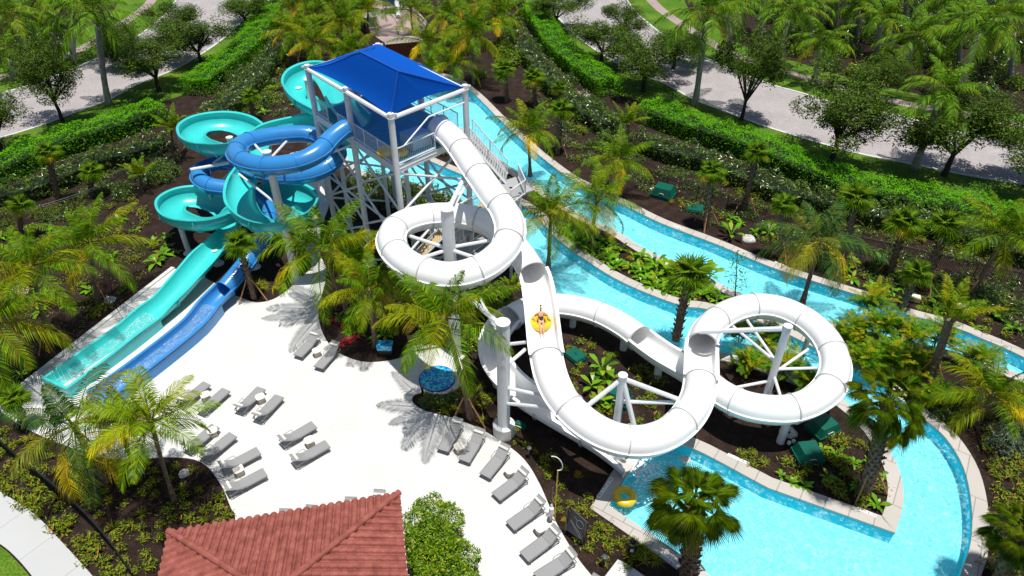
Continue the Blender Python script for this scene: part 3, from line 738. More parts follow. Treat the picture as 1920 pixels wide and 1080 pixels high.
for a, b_ in ((cF, mid), (mid, cR)):
    mb = MB(); n = 8; vs = []
    for i in range(n + 1):
        t = i / n; lo = a.lerp(b_, t); k = 4 * t * (1 - t) * .03; lo = lo.lerp(E1, k)
        for j in range(7): vs.append(lo.lerp(E1 - Vector((0, 0, .0)), j / 6) - Vector((0, 0, .22 * math.sin(PI * j / 6) * math.sin(PI * t))))
    mb.add(vs, [(i * 7 + j, (i + 1) * 7 + j, (i + 1) * 7 + j + 1, i * 7 + j + 1) for i in range(n) for j in range(6)])
    cn.part('cloth_panel', mb, M['canopy'], True)
mb = MB()
for a, b_ in ((cF, E1), (cR, E1), (E1, E2), (E2, cL), (E2, cB)): mb.path([a, b_], .03, 6)
cn.part('seam_cable', mb, plain('blue_webbing', (.01, .09, .45), .7))
for q in (Fp, Lp, Rp, Bp, (Fp + Lp) / 2):
    mb = MB(); mb.path([q + Vector((0, 0, .1)), q + Vector((0, 0, .32))], .2, 12); mb.box(q + Vector((0, 0, .2)), (.75, .12, .12), Matrix.Rotation(R(20), 3, 'Z'))
    cn.part('corner_bracket', mb, M['white_steel'])
# ------------------------------------------------------------------ foliage meshes
def frond(mb, az, el0, L, droop, nleaf, leafL, width, hang, age, rnd, curl=0.0, rr=.03, base=Vector((0, 0, 0)), stalk=.12, vshape=.2):
    m = 9; pts = [Vector(base)]; d_az = Vector((math.cos(az), math.sin(az), 0)); el = el0; p = Vector(base); tans = []
    for k in range(m):
        t = Vector((d_az.x * math.cos(el), d_az.y * math.cos(el), math.sin(el))); tans.append(t)
        p = p + t * (L / m); pts.append(p.copy()); el -= droop / m * (0.5 + 1.2 * k / m)
        az += curl / m; d_az = Vector((math.cos(az), math.sin(az), 0))
    tans.append(tans[-1])
    mb.path(pts, [rr * (1 - .85 * k / m) for k in range(m + 1)], 4, False, age * .8 + .15)
    for k in range(nleaf):
        t = stalk + (1 - stalk) * (k + .5) / nleaf; x = t * m; i = min(int(x), m - 1); f = x - i
        q = pts[i].lerp(pts[i + 1], f); tg = tans[i]; sd = Vector((-math.sin(az), math.cos(az), 0)); up = tg.cross(sd) * -1
        if up.z < 0: up = -up
        ll = leafL * (math.sin(PI * min(1, .18 + .82 * t) ** .8) ** .6) * rnd.uniform(.85, 1.1)
        for sg in (-1, 1):
            d = (sd * sg * (1 - .25 * t) + tg * (.45 + .5 * t) + up * vshape * rnd.uniform(.3, 1.4)).normalized()
            mid = q + d * ll * .5 - Vector((0, 0, hang * ll * .18)); tip = q + d * ll * .86 - Vector((0, 0, hang * ll * rnd.uniform(.5, .85)))
            wv = tg * width * .5 + up * width * .25 * sg * rnd.uniform(-1, 1)
            mb.add([q - wv * .5, q + wv * .5, mid + wv, mid - wv, tip], [(0, 1, 2, 3), (3, 2, 4)], min(1, max(0, age + rnd.uniform(-.12, .12))))
def crown_mesh(name, mat, seed, n, L, el=(80, -35), droop=(1.0, 1.7), nleaf=34, leafL=.8, width=.07, hang=.7, old=.25, rr=.035, vshape=.2, dark_skirt=True, shaft=0):
    rnd = random.Random(seed); mb = MB()
    for k in range(n):
        f = (k + .5) / n; az = k * 2.39996 + rnd.uniform(-.25, .25); e = R(el[0] + (el[1] - el[0]) * f ** .85 + rnd.uniform(-8, 8))
        age = 0.0
        if f > .70 and rnd.random() < old: age = rnd.uniform(.5, 1)
        elif rnd.random() < .25: age = rnd.uniform(.05, .25)
        ln = L * rnd.uniform(.82, 1.08) * (.65 + .35 * min(1, f * 3))
        frond(mb, az, e, ln, rnd.uniform(*droop) * (.6 + .5 * f), nleaf, leafL, width, hang, age, rnd, rnd.uniform(-.4, .4), rr, base=Vector((math.cos(az) * .08, math.sin(az) * .08, .12 * (1 - f))), vshape=vshape)
    return mb.mesh(name, mat)
def fan_leaf(mb, c, az, el, Rl, rnd, span=300, nseg=22, droop=.35, age=0, fold=.12, split=.42):
    d = Vector((math.cos(az) * math.cos(el), math.sin(az) * math.cos(el), math.sin(el))); s = Vector((-math.sin(az), math.cos(az), 0)); up = s.cross(d) * -1
    if up.z < 0: up = -up
    sp = R(span)
    for k in range(nseg):
        a0 = -sp / 2 + sp * k / nseg; a1 = a0 + sp / nseg; am = (a0 + a1) / 2
        rr = Rl * (1 - .28 * abs(am) / (sp / 2)) * rnd.uniform(.85, 1.05)
        def pt(a, r, h=0): return c + (d * math.cos(a) + s * math.sin(a)) * r + up * h - Vector((0, 0, droop * r * (r / Rl) * (.6 + .3 * abs(math.sin(a)))))
        mb.add([c, pt(a0, rr * split, -fold * Rl * .3), pt(am, rr * (split + .1), fold * Rl * .3), pt(a1, rr * split, -fold * Rl * .3), pt(am, rr * 1.08, 0) - Vector((0, 0, droop * rr * .45))],
               [(0, 1, 2), (0, 2, 3), (1, 4, 2), (2, 4, 3)], min(1, max(0, age + rnd.uniform(-.1, .1))))
def fan_crown(name, mat, seed, n, Rl, pet=.7, el=(80, -40), nseg=22, droop=.35, old=.2, span=300):
    rnd = random.Random(seed); mb = MB()
    for k in range(n):
        f = (k + .5) / n; az = k * 2.39996 + rnd.uniform(-.2, .2); e = R(el[0] + (el[1] - el[0]) * f + rnd.uniform(-7, 7)); pl = pet * rnd.uniform(.75, 1.15)
        d = Vector((math.cos(az) * math.cos(e), math.sin(az) * math.cos(e), math.sin(e))); c = d * pl - Vector((0, 0, .08 * f))
        age = rnd.uniform(.3, 1) if (f > .75 and rnd.random() < old) else rnd.uniform(0, .12)
        mb.path([Vector((0, 0, 0)), d * pl * .5 + Vector((0, 0, .03)), c], [.025, .02, .014], 4, False, .35)
        fan_leaf(mb, c, az, e - .35, Rl * rnd.uniform(.85, 1.1), rnd, span, nseg, droop * (.7 + .7 * f), age)
    return mb.mesh(name, mat)
def leaf_quads(mb, pts, size, rnd, upb=.5, age=0.0, ratio=.55):
    for p in pts:
        n = Vector((rnd.gauss(0, 1), rnd.gauss(0, 1), rnd.gauss(0, 1) + upb * 2)).normalized(); a = n.orthogonal().normalized()
        an = rnd.uniform(0, 2 * PI); x = a * math.cos(an) + n.cross(a) * math.sin(an); y = n.cross(x); L = size * rnd.uniform(.6, 1.3)
        p = Vector(p); mb.add([p - x * L, p + y * L * ratio * .5 + n * L * .08, p + x * L, p - y * L * ratio * .5 + n * L * .08], [(0, 1, 2, 3)], age if age is not None else (rnd.random() < .06) * .8)
CM = {}
for i in range(4):
    CM['coco%d' % i] = crown_mesh('coconut_crown', M['coco'], 11 + i, 18, 3.8, (84, -25), (.9, 1.7), 38, 1.0, .060, .85, .3, .045)
    CM['foxtail%d' % i] = crown_mesh('bright_palm_crown', M['foxtail'], 51 + i, 19, 2.7, (84, -30), (.9, 1.7), 34, .75, .050, .55, .35)
    CM['royal%d' % i] = crown_mesh('royal_palm_crown', M['royal'], 31 + i, 15, 4.2, (70, -38), (1.2, 1.9), 38, 1.0, .075, .85, .08, .04)
    CM['sabal%d' % i] = fan_crown('sabal_crown', M['fan'], 61 + i, 20, .85, .5, (85, -25), 22, .15, .15)
for i in range(3):
    CM['cocod%d' % i] = crown_mesh('dark_coconut_crown', M['coco_dark'], 21 + i, 15, 3.8, (78, -35), (1.1, 1.8), 42, 1.05, .055, .9, .75, .04)
    CM['wash%d' % i] = fan_crown('washingtonia_crown', M['wash'], 71 + i, 46, .78, 1.15, (84, -52), 30, .42, .12, 220)
    CM['young%d' % i] = crown_mesh('young_palm_crown', M['coco'], 81 + i, 9, 2.6, (86, 35), (.5, 1.1), 28, .7, .07, .5, .2)
    rnd = random.Random(90 + i); mb = MB()
    for st in range(7):
        a = st * 2 * PI / 7; rx, ry = .35 * math.cos(a), .35 * math.sin(a); hh = rnd.uniform(.5, 1.5)
        for k in range(7):
            az = k * 2.4 + st; frond(mb, az, R(rnd.uniform(25, 82)), rnd.uniform(1.2, 1.8), rnd.uniform(1.0, 1.7), 20, .42, .055, .3, rnd.choice([0, 0, 0, 0, .1, .2, .6]), rnd, rnd.uniform(-.4, .4), .015, Vector((rx * 1.2, ry * 1.2, hh)))
    CM['areca%d' % i] = mb.mesh('areca_fronds', M['areca'])
def trunk_mesh(kind, top, r, seed):
    rnd = random.Random(seed); mb = MB(); n = 12; pts = []; L = top.length
    for k in range(n + 1):
        t = k / n; pts.append(Vector((top.x * (t ** 1.25), top.y * t, top.z * t)))
    if kind in ('coco', 'cocod', 'foxtail', 'young'):
        pp = []; rr = []
        for k in range(25):
            t = k / 24; i = min(int(t * n), n - 1); q = pts[i].lerp(pts[i + 1], t * n - i); base = r * (1.5 - .6 * min(1, t * 4)) if t < .25 else r * .9
            pp.append(q); rr.append(base * (1 + (.07 if k % 2 else -.04)))
        mb.path(pp, rr, 10)
        mb.path([pts[-1] - (pts[-1] - pts[-2]) * .4, pts[-1] + Vector((0, 0, .15))], [r * .9, r * 1.35], 8)
    elif kind == 'royal':
        rr = [r * (1.35 - .5 * abs(k / n - .0)) if k < 3 else r * (1 + .12 * math.sin(PI * k / n)) for k in range(n + 1)]; mb.path(pts, rr, 14)
    else:
        mb.path(pts, [r * (1.15 - .2 * k / n) for k in range(n + 1)], 10)
        nb = int(L / .045) if kind == 'wash' else int(L / .06)
        if r > .10:
            for k in range(nb):
                t = .03 + .95 * k / nb; i = min(int(t * n), n - 1); q = pts[i].lerp(pts[i + 1], t * n - i); az = k * 2.39996
                d = Vector((math.cos(az), math.sin(az), 0)); s = Vector((-d.y, d.x, 0)); b0 = q + d * r * .85; tip = q + d * (r * 1.0 + .17) + Vector((0, 0, .24))
                mb.add([b0 - s * .10, b0 + s * .10, tip + s * .05, tip - s * .05, b0 - Vector((0, 0, .05))], [(0, 1, 2, 3), (0, 3, 2, 1), (4, 1, 2), (0, 4, 3)])
    return mb
TMAT = {'coco': 'trunk', 'cocod': 'trunk', 'foxtail': 'trunk', 'young': 'trunk', 'royal': 'royaltrunk', 'sabal': 'boots', 'wash': 'boots'}
NM = {'coco': 'coconut_palm', 'cocod': 'coconut_palm', 'foxtail': 'foxtail_palm', 'young': 'young_palm', 'royal': 'royal_palm', 'sabal': 'fan_palm', 'wash': 'fan_palm'}
NV = {'coco': 4, 'cocod': 3, 'foxtail': 4, 'young': 3, 'royal': 4, 'sabal': 4, 'wash': 3}
pc_ = [0]
def palm(kind, crown, base, sc, label, group, stakes=0, r=None, rz=None):
    pc_[0] += 1; i = pc_[0]; b = P(*base); t = over(b, *crown) - b
    if t.z < .3: t.z = .3
    root = empty(NM[kind], b, label, 'palm tree', group)
    r = r or {'coco': .15, 'cocod': .16, 'foxtail': .11, 'young': .12, 'royal': .27, 'sabal': .17, 'wash': .26}[kind]
    trunk_mesh(kind, t, r, i).build('trunk', M[TMAT[kind]], root, smooth=(kind == 'royal'))
    if kind == 'royal':
        mb = MB(); mb.path([t - Vector((0, 0, .2)), t + Vector((0, 0, 1.3))], [r * .95, r * .35], 12); mb.build('crownshaft', plainc('crownshaft_green', (.10, .20, .03)), root, True)
        t = t + Vector((0, 0, 1.2))
    c = link('crown', CM['%s%d' % (kind, i % NV[kind])], root); c.location = t; sc *= {'coco': 1.16, 'cocod': 1.1, 'royal': 1.55, 'foxtail': 1.05}.get(kind, 1.0); c.scale = (sc,) * 3
    c.rotation_euler = (random.uniform(-.08, .08), random.uniform(-.08, .08), i * 1.7 if rz is None else rz)
    for k in range(stakes):
        an = k * 2 * PI / 3 + i * 1.3 + .4; hh = min(1.8, t.z * .6); mb = MB(); tt = hh / t.z
        mb.path([(1.15 * math.cos(an), 1.15 * math.sin(an), 0), (t.x * tt ** 1.25 + r * math.cos(an), t.y * tt + r * math.sin(an), hh)], .05, 4); mb.build('support_stake', M['wood'], root)
    return root
_pc = {}
def plainc(n, c):
    if n not in _pc: _pc[n] = plain(n, c, .5)
    return _pc[n]
PALMS = [
 ('coco', (600, 468), (653, 592), 1.05, 'broad coconut palm arching over the deck between turquoise slide and two loungers', None, 0),
 ('coco', (693, 545), (704, 650), .82, 'coconut palm with yellow lower fronds above the red bromeliads', None, 0),
 ('young', (668, 500), (690, 600), 1.1, 'upright feathery palm directly left of the high white loop', None, 0),
 ('coco', (833, 598), (882, 785), .98, 'large coconut palm in front of the high white loop, shading the round blue mat', None, 3),
 ('cocod', (140, 800), (197, 908), 1.0, 'dark teal coconut palm with orange dying fronds beside the run-out ends', None, 3),
 ('foxtail', (283, 790), (328, 940), 1.22, 'bright yellow-green palm beside the left loungers', None, 0),
 ('foxtail', (222, 795), (262, 900), .9, 'green feather palm squeezed between dark teal palm and bright palm', None, 0),
 ('coco', (60, 500), (97, 645), .92, 'tall coconut palm standing left of the turquoise run-out, its trunk bare below', None, 2),
 ('coco', (168, 455), (187, 570), .92, 'coconut palm near the top corner of the run-out pad', None, 2),
 ('coco', (-22, 610), (-40, 720), 1.1, 'coconut palm cut by the left frame edge above the curb', None, 0),
 ('cocod', (1537, 452), (1503, 573), 1.05, 'teal coconut palm with one bright yellow frond between river and right loop', None, 0),
 ('coco', (1033, 400), (1028, 505), .95, 'coconut palm leaning over the inner river channel just right of the white slide', None, 0),
 ('coco', (1120, 375), (1107, 460), .85, 'coconut palm on the river island where the two channels narrow', None, 3),
 ('coco', (990, 245), (994, 330), .9, 'coconut palm at river bend right of the tower', None, 0),
 ('coco', (1160, 300), (1150, 372), .85, 'coconut palm with golden fronds left of the green valve box by the fence', None, 0),
 ('young', (1178, 235), (1180, 285), 1.0, 'upright young palm in front of the clipped hedge end, right side', None, 0),
 ('coco', (1885, 440), (1817, 562), .85, 'coconut palm leaning right behind the far river bank, right edge', None, 2),
 ('coco', (1860, 742), (1832, 792), .85, 'low coconut palm in the garden bed right of the river curve', None, 0),
 ('young', (322, 245), (325, 300), .95, 'upright young palm in front of the clipped hedge end, left side', None, 0),
 ('young', (262, 330), (266, 360), .8, 'small golden palm beside the left black fence', None, 0),
 ('young', (960, 540), (962, 570), .5, 'tiny palm under the white slide by the stair foot', None, 0),
 ('sabal', (449, 458), (477, 560), 1.0, 'small fan palm with bare leaning trunk between blue slide and the deck', None, 2, .17),
 ('sabal', (1293, 515), (1267, 637), 1.35, 'fan palm with woven trunk on the island tip above the inner channel', None, 0, .24),
 ('sabal', (1335, 322), (1323, 425), 1.0, 'fan palm with stakes between flat green lid and the black fence', None, 3, .2),
 ('sabal', (1420, 285), (1393, 398), .9, 'taller fan palm in front of the black fence, right of the flat green lid', None, 3, .2),
 ('sabal', (1470, 385), (1462, 484), .9, 'staked fan palm behind the teal coconut palm fronds', None, 3, .17),
 ('sabal', (1605, 372), (1577, 505), 1.2, 'tall fan palm behind the river, right of the teal coconut palm', None, 3, .2),
 ('sabal', (1697, 417), (1668, 512), 1.15, 'leaning fan palm in front of the fence with a square stake', None, 3, .2),
 ('sabal', (1773, 420), (1733, 542), 1.1, 'long slanting fan palm at the river edge beneath the coarse hedge', None, 3, .2),
 ('sabal', (1720, 513), (1690, 580), .95, 'short fan palm at the far coping beside the tan box', None, 0, .24),
 ('young', (1780, 600), (1740, 718), 1.1, 'rough-trunked feather palm rising before the right river bend', None, 2, .26),
 ('sabal', (1000, 145), (1003, 200), 1.1, 'fan palm right of the tower by the outer river bank', None, 0, .17),
 ('sabal', (1052, 205), (1045, 288), 1.1, 'fan palm held by an A-shaped pair of stakes near the outer bank', None, 3, .2),
 ('sabal', (1048, 165), (1050, 205), .8, 'small fan palm in the reddish bed below the right hedge', None, 0, .14),
 ('sabal', (945, 130), (950, 190), 1.2, 'fan palm behind the tower, closest to its right rear corner', None, 0, .17),
 ('sabal', (90, 285), (112, 378), .9, 'fan palm with woven trunk below the left clipped hedge', None, 0, .2),
 ('sabal', (172, 322), (173, 368), .95, 'short-trunked fan palm beside left black fence', None, 0, .17),
 ('sabal', (38, 385), (42, 445), .85, 'fan palm at the far left under the coarse hedge', None, 0, .15),
 ('sabal', (27, 748), (50, 800), .8, 'small fan palm at the lower corner of the run-out pad', None, 0, .15),
 ('wash', (1915, 1005), (1872, 1090), .85, 'shaggy fan palm cut by the right frame edge near the bottom', None, 1, .3),
 ('sabal', (470, 180), (476, 225), .9, 'fan palm in the left planting behind the turquoise upper bowl', None, 0, .15),
 ('wash', (1300, 948), (1287, 1092), 1.12, 'big dark fan palm with thick trunk in front of the splash pool', None, 2, .33),
 ('wash', (1665, 758), (1620, 922), 1.08, 'big dark fan palm on the pointed bed between pool and river', None, 3, .31),
 ('royal', (183, 45), (205, 198), .95, 'royal palm with pale trunk between road and clipped hedge, left side', None, 0),
 ('royal', (140, 20), (140, 118), .85, 'royal palm standing left of the pale-trunked one across the left road', None, 0),
 ('royal', (28, 45), (52, 130), .85, 'royal palm nearest the upper left corner', None, 0),
 ('royal', (1323, 45), (1303, 198), .95, 'royal palm with pale trunk between road and clipped hedge, right side', None, 0),
 ('royal', (1366, 20), (1368, 118), .85, 'royal palm just beyond the right road, right of the pale-trunked one', None, 0),
 ('royal', (1478, 35), (1455, 132), .85, 'royal palm beyond the pink path, left of the low sprawling palm', None, 0),
 ('royal', (1540, 92), (1525, 158), .72, 'low royal palm with a wide bright crown beside the pink path', None, 0),
 ('royal', (1712, 85), (1687, 152), .80, 'royal palm left of the red chairs', None, 0),
 ('royal', (1835, 60), (1790, 198), .95, 'royal palm with big crown rising right of the red chairs', None, 0),
 ('royal', (1762, 190), (1713, 318), .70, 'white-trunked royal palm on the grass verge of the right road', None, 0),
]
for p in PALMS:
    palm(p[0], p[1], p[2], p[3], p[4], p[5], p[6], p[7] if len(p) > 7 else None)
BG = [('coco', 590, 78, 597, 140), ('coco', 640, 40, 645, 100), ('coco', 555, 60, 560, 120), ('coco', 660, 95, 662, 140), ('coco', 800, 80, 806, 140), ('coco', 885, 62, 888, 160),
      ('coco', 850, 118, 852, 165), ('coco', 770, 20, 775, 70), ('coco', 930, 30, 935, 90), ('coco', 835, 30, 838, 85), ('coco', 690, 15, 690, 60), ('coco', 610, 8, 612, 50), ('young', 805, 130, 806, 160),
      ('coco', 880, 0, 884, 45), ('coco', 560, 5, 562, 50)]
for k, (kd, cx_, cy_, bx_, by_) in enumerate(BG):
    palm(kd, (cx_, cy_), (bx_, by_), .92 + .1 * (k % 3), 'coconut palm in the thick stand of palms behind the blue canopy', 'coconut palms behind the tower')
for k, (cx_, cy_, bx_, by_, s) in enumerate([(1610, 20, 1605, 80, .8), (1650, 45, 1642, 108, .7), (1900, 60, 1892, 150, .85), (1760, 20, 1750, 90, .8), (1570, -10, 1565, 60, .8), (1430, -5, 1425, 70, .8), (1700, -20, 1695, 50, .8), (1850, -20, 1845, 40, .8),
      (1520, 25, 1515, 90, .65), (1800, 60, 1796, 130, .7), (1940, 10, 1935, 90, .9), (1480, -40, 1478, 20, .8), (1640, -30, 1635, 30, .8)]):
    palm('royal', (cx_, cy_), (bx_, by_), s, 'royal palm in the dense palm grove across the right road', 'royal palms across the right road')
for k, (cx_, cy_, bx_, by_, s) in enumerate([(20, 110, 24, 150, .6), (75, 10, 76, 70, .8), (100, 60, 104, 110, .6)]):
    palm('royal', (cx_, cy_), (bx_, by_), s, 'royal palm in the small grove at the upper left corner', 'royal palms in the upper left corner')
# areca clumps
for k, (x, y, s) in enumerate([(1625, 590, 1.0), (1690, 655, 1.2), (1645, 640, 1.1), (1755, 655, 1.0), (1600, 640, .9), (1430, 668, 1.05), (1465, 712, 1.0), (1398, 700, .9), (1610, 700, 1.0), (1660, 700, 1.1), (1715, 700, .9), (1505, 735, .8), (1385, 640, .8), (1820, 690, .9), (1740, 760, .8), (1570, 645, .8)]):
    b = P(x, y); r_ = empty('areca_palm', b, 'bushy yellow-green areca clump ' + ('inside the right loop of the white slide' if x < 1520 else 'in the planting between the two river channels'), 'palm clump', 'areca clumps inside the right loop' if x < 1520 else 'areca clumps between the channels', k * 1.1, s * .95)
    mb = MB()
    for st in range(7):
        a = st * 2 * PI / 7; mb.path([(.25 * math.cos(a), .25 * math.sin(a), 0), (.42 * math.cos(a), .42 * math.sin(a), 1.2)], .03, 5)
    mb.build('stems', M['trunk'], r_); link('fronds', CM['areca%d' % (k % 3)], r_)
# ------------------------------------------------------------------ broadleaf trees
def tree_proto(seed):
    rnd = random.Random(seed); tr = MB(); lf = MB()
    tr.path([(0, 0, 0), (.05, .03, .9), (.02, -.02, 1.7)], [.17, .13, .11], 8)
    cl = []
    for k in range(7):
        a = k * 2.4 + rnd.uniform(-.3, .3); rr = rnd.uniform(1.0, 2.5); z = rnd.uniform(2.7, 5.3); e = Vector((rr * math.cos(a), rr * math.sin(a), z))
        m = Vector((rr * .45 * math.cos(a), rr * .45 * math.sin(a), 1.7 + (z - 1.7) * .55)); tr.path([(.02, -.02, 1.6 - .1 * (k % 3)), m, e], [.08, .055, .02], 6)
        for j in range(5):
            c = e.lerp(m, rnd.uniform(0, .6)) + Vector((rnd.gauss(0, .5), rnd.gauss(0, .5), rnd.gauss(0, .45))); cl.append((c, rnd.uniform(.6, 1.15)))
            tr.path([e.lerp(m, .3), c], [.03, .01], 4, False)
    for c, r in cl:
        pts = []
        for _ in range(330):
            d = Vector((rnd.gauss(0, 1), rnd.gauss(0, 1), rnd.gauss(0, 1))).normalized(); pts.append(c + d * r * rnd.uniform(.25, 1) ** .6 * Vector((1, 1, .8)).length / 1.62)
        leaf_quads(lf, pts, .118, rnd, .7, None)
    return tr.mesh('tree_trunk', M['bark']), lf.mesh('tree_crown', M['oak'])
TP_ = [tree_proto(s) for s in (3, 4, 5)]
TREES = [((95, 130), (118, 230), 1.0, 'dark small-leaved tree by the left road, left of the pale royal palm'), ((5, 215), (5, 285), 1.0, 'dark small-leaved tree cut by the left frame edge'),
 ((285, 110), (300, 172), 1.05, 'dark tree on the left verge, right of the pale royal palm'), ((372, 65), (378, 118), 1.05, 'dark tree over the left road where it narrows, second from the top'), ((455, 10), (462, 50), .95, 'dark tree at the top of the left road'),
 ((1411, 130), (1390, 225), 1.0, 'dark small-leaved tree by the right road, right of the pale royal palm'), ((1221, 110), (1206, 172), 1.05, 'dark tree on the right verge, left of the pale royal palm'),
 ((1134, 65), (1128, 118), 1.05, 'dark tree over the right road where it narrows, second from the top'), ((1051, 10), (1044, 50), .95, 'dark tree at the top of the right road'),
 ((1572, 200), (1558, 302), 1.3, 'spreading many-limbed dark tree beside the lamp on the right road'), ((1790, 222), (1770, 330), 1.35, 'widest dark tree on the verge, right of the white-trunked palm'), ((1915, 290), (1925, 350), 1.1, 'dark tree cut by the right frame edge at the road'),
 ((235, 75), (245, 130), .9, 'dark tree across the left road behind the pale royal palm'), ((1271, 75), (1262, 130), .9, 'dark tree across the right road behind the pale royal palm'),
 ((1640, 140), (1640, 190), .8, 'dark tree on the strip beyond the right road'), ((330, 30), (335, 75), .9, 'dark tree high on the left road verge'), ((1176, 30), (1171, 75), .9, 'dark tree high on the right road verge')]
for k, (c, b_, s, lb) in enumerate(TREES):
    b = P(*b_); t = over(b, *c) - b; hs = max(.55, min(1.6, t.z / 3.9)); r_ = empty('shade_tree', b, lb, 'tree', None, k * 1.3)
    s *= 1.35 if b_[1] > 180 else 1.6; r_.scale = (s, s, hs); link('trunk', TP_[k % 3][0], r_); link('crown', TP_[k % 3][1], r_)
    r_.rotation_euler = (0, 0, k * 1.3)
# ------------------------------------------------------------------ hedges
def hedge(name, label, pts, zt, wd, size, dens, mat, seed=1, bumpy=.25, cat='hedge'):
    rnd = random.Random(seed); c = crom([P(x, y, zt) for x, y in pts], 4)
    c = [Vector((q.x, q.y, 0)) for q in c]; a, b = offset(c, wd / 2, False), offset(c, -wd / 2, False)
    w_ = W(name, c[0], label, cat)
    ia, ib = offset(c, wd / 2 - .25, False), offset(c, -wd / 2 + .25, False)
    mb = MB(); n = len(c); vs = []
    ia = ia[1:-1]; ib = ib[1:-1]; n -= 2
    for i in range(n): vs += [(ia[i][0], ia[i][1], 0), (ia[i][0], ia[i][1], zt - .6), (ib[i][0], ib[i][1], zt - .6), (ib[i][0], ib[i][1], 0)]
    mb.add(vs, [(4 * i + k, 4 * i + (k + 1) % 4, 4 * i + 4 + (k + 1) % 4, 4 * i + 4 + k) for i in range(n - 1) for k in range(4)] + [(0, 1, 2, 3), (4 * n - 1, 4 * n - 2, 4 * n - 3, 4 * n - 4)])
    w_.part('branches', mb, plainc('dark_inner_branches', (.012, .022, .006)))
    lf = MB(); pp = []; n = len(c)
    for i in range(n - 1):
        L = (c[i + 1] - c[i]).length
        for sd in range(3):
            ar = L * (wd if sd == 0 else zt); cnt = int(ar * dens)
            for _ in range(cnt):
                t = rnd.random(); p0, p1 = a[i].lerp(a[i + 1], t), b[i].lerp(b[i + 1], t); q = rnd.random()
                if sd == 0: p = p0.lerp(p1, q); z = zt
                else: p = p0 if sd == 1 else p1; z = zt * q
                nz = bumpy * (math.sin(p.x * 1.7 + p.y * .6) + math.sin(p.y * 2.3 - p.x) + math.sin(p.x * 4.1 + 1)) * .45
                inw = (c[i] - p) * (0 if sd == 0 else (.12 + .1 * nz))
                pp.append(Vector((p.x, p.y, 0)) + inw + Vector((rnd.gauss(0, .09), rnd.gauss(0, .09), max(.05, z + (nz if sd == 0 else nz * q) - abs(rnd.gauss(0, .12))))))
    for e, e2 in ((0, 1), (-1, -2)):
        for _ in range(int(wd * zt * dens)):
            q = a[e].lerp(b[e], rnd.random()); q = q.lerp(c[e2], rnd.random() * .12); pp.append(Vector((q.x, q.y, zt * rnd.random() * .97)))
    leaf_quads(lf, pp, size, rnd, .9, None); w_.part('foliage', lf, mat)
HR = [(1212, 188), (1290, 215), (1370, 240), (1440, 264), (1500, 290), (1600, 330), (1700, 350), (1800, 368), (1920, 400), (2000, 425)]
HU = [(1000, 5), (1040, 65), (1090, 108), (1150, 148)]
hedge('clipped_hedge', 'long bright green clipped hedge along the right road verge', HR, 2.0, 3.1, .12, 95, M['hedge'], 1)
hedge('clipped_hedge', 'bright green clipped hedge along the left road verge, broad top in sun', mx(HR[:8]), 2.0, 3.1, .12, 95, M['hedge'], 2)
hedge('clipped_hedge', 'short bright hedge at the top beside the right road', HU, 2.0, 3.2, .12, 95, M['hedge'], 3)
hedge('clipped_hedge', 'short bright hedge at the top beside the left road', mx(HU), 2.0, 3.2, .12, 95, M['hedge'], 4)
CR = [(1195, 245), (1260, 268), (1330, 285), (1400, 315), (1470, 340), (1560, 362), (1650, 385), (1760, 402), (1880, 440), (1990, 470)]
CU = [(970, 55), (1010, 110), (1060, 165), (1110, 200), (1150, 222)]
hedge('leafy_hedge', 'dark coarse-leaved shrub row in front of the right clipped hedge', CR, 1.7, 2.3, .17, 48, M['clusia'], 5, .5)
hedge('leafy_hedge', 'dark coarse-leaved shrub row in front of the left clipped hedge', mx(CR[:7]) + [(-80, 395)], 1.7, 2.3, .17, 48, M['clusia'], 6, .5)
hedge('leafy_hedge', 'dark coarse-leaved shrub row right of the palm stand', CU, 1.8, 2.4, .17, 48, M['clusia'], 7, .5)
hedge('leafy_hedge', 'dark coarse-leaved shrub row left of the palm stand', mx(CU), 1.8, 2.4, .17, 48, M['clusia'], 8, .5)
# big round-leaved shrub beside the tiled roof
def mound(name, label, px, rx, ry, h, size, n, mat, seed, cat='shrub', group=None, blocky=True):
    rnd = random.Random(seed); b = P(*px); w_ = W(name, b, label, cat, group); pts = []
    for _ in range(n):
        a = rnd.uniform(0, 2 * PI); q = rnd.random(); z = h * q if blocky else h * math.sin(q * PI / 2)
        k = 1.0 if blocky else math.cos(q * PI / 2) ** .5
        if blocky and rnd.random() < .55: k = rnd.random() ** .5; z = h
        g = 1 + .12 * math.sin(a * 5) + .08 * math.sin(a * 9 + z * 3); z += .18 * math.sin(a * 4 + k * 6)
        pts.append(b + Vector((rx * k * g * math.cos(a) + rnd.gauss(0, .06), ry * k * g * math.sin(a) + rnd.gauss(0, .06), max(.05, z + rnd.gauss(0, .08)))))
    mb = MB(); leaf_quads(mb, pts, size, rnd, .8, None); w_.part('foliage', mb, mat)
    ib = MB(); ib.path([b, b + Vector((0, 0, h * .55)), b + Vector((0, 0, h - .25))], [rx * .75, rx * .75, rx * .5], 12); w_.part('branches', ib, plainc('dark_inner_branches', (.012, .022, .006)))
    if ry != rx:
        for o in w_.root.children if False else []: pass
    return w_
mound('round_shrub', 'dense bright shrub hugging the right wall of the tiled-roof building, upper one', (815, 1035), 1.25, 1.5, 2.3, .10, 5200, M['bigshrub'], 31)
mound('round_shrub', 'dense bright shrub against the tiled-roof building at the bottom edge', (838, 1100), 1.35, 1.3, 2.2, .10, 5200, M['bigshrub'], 32)
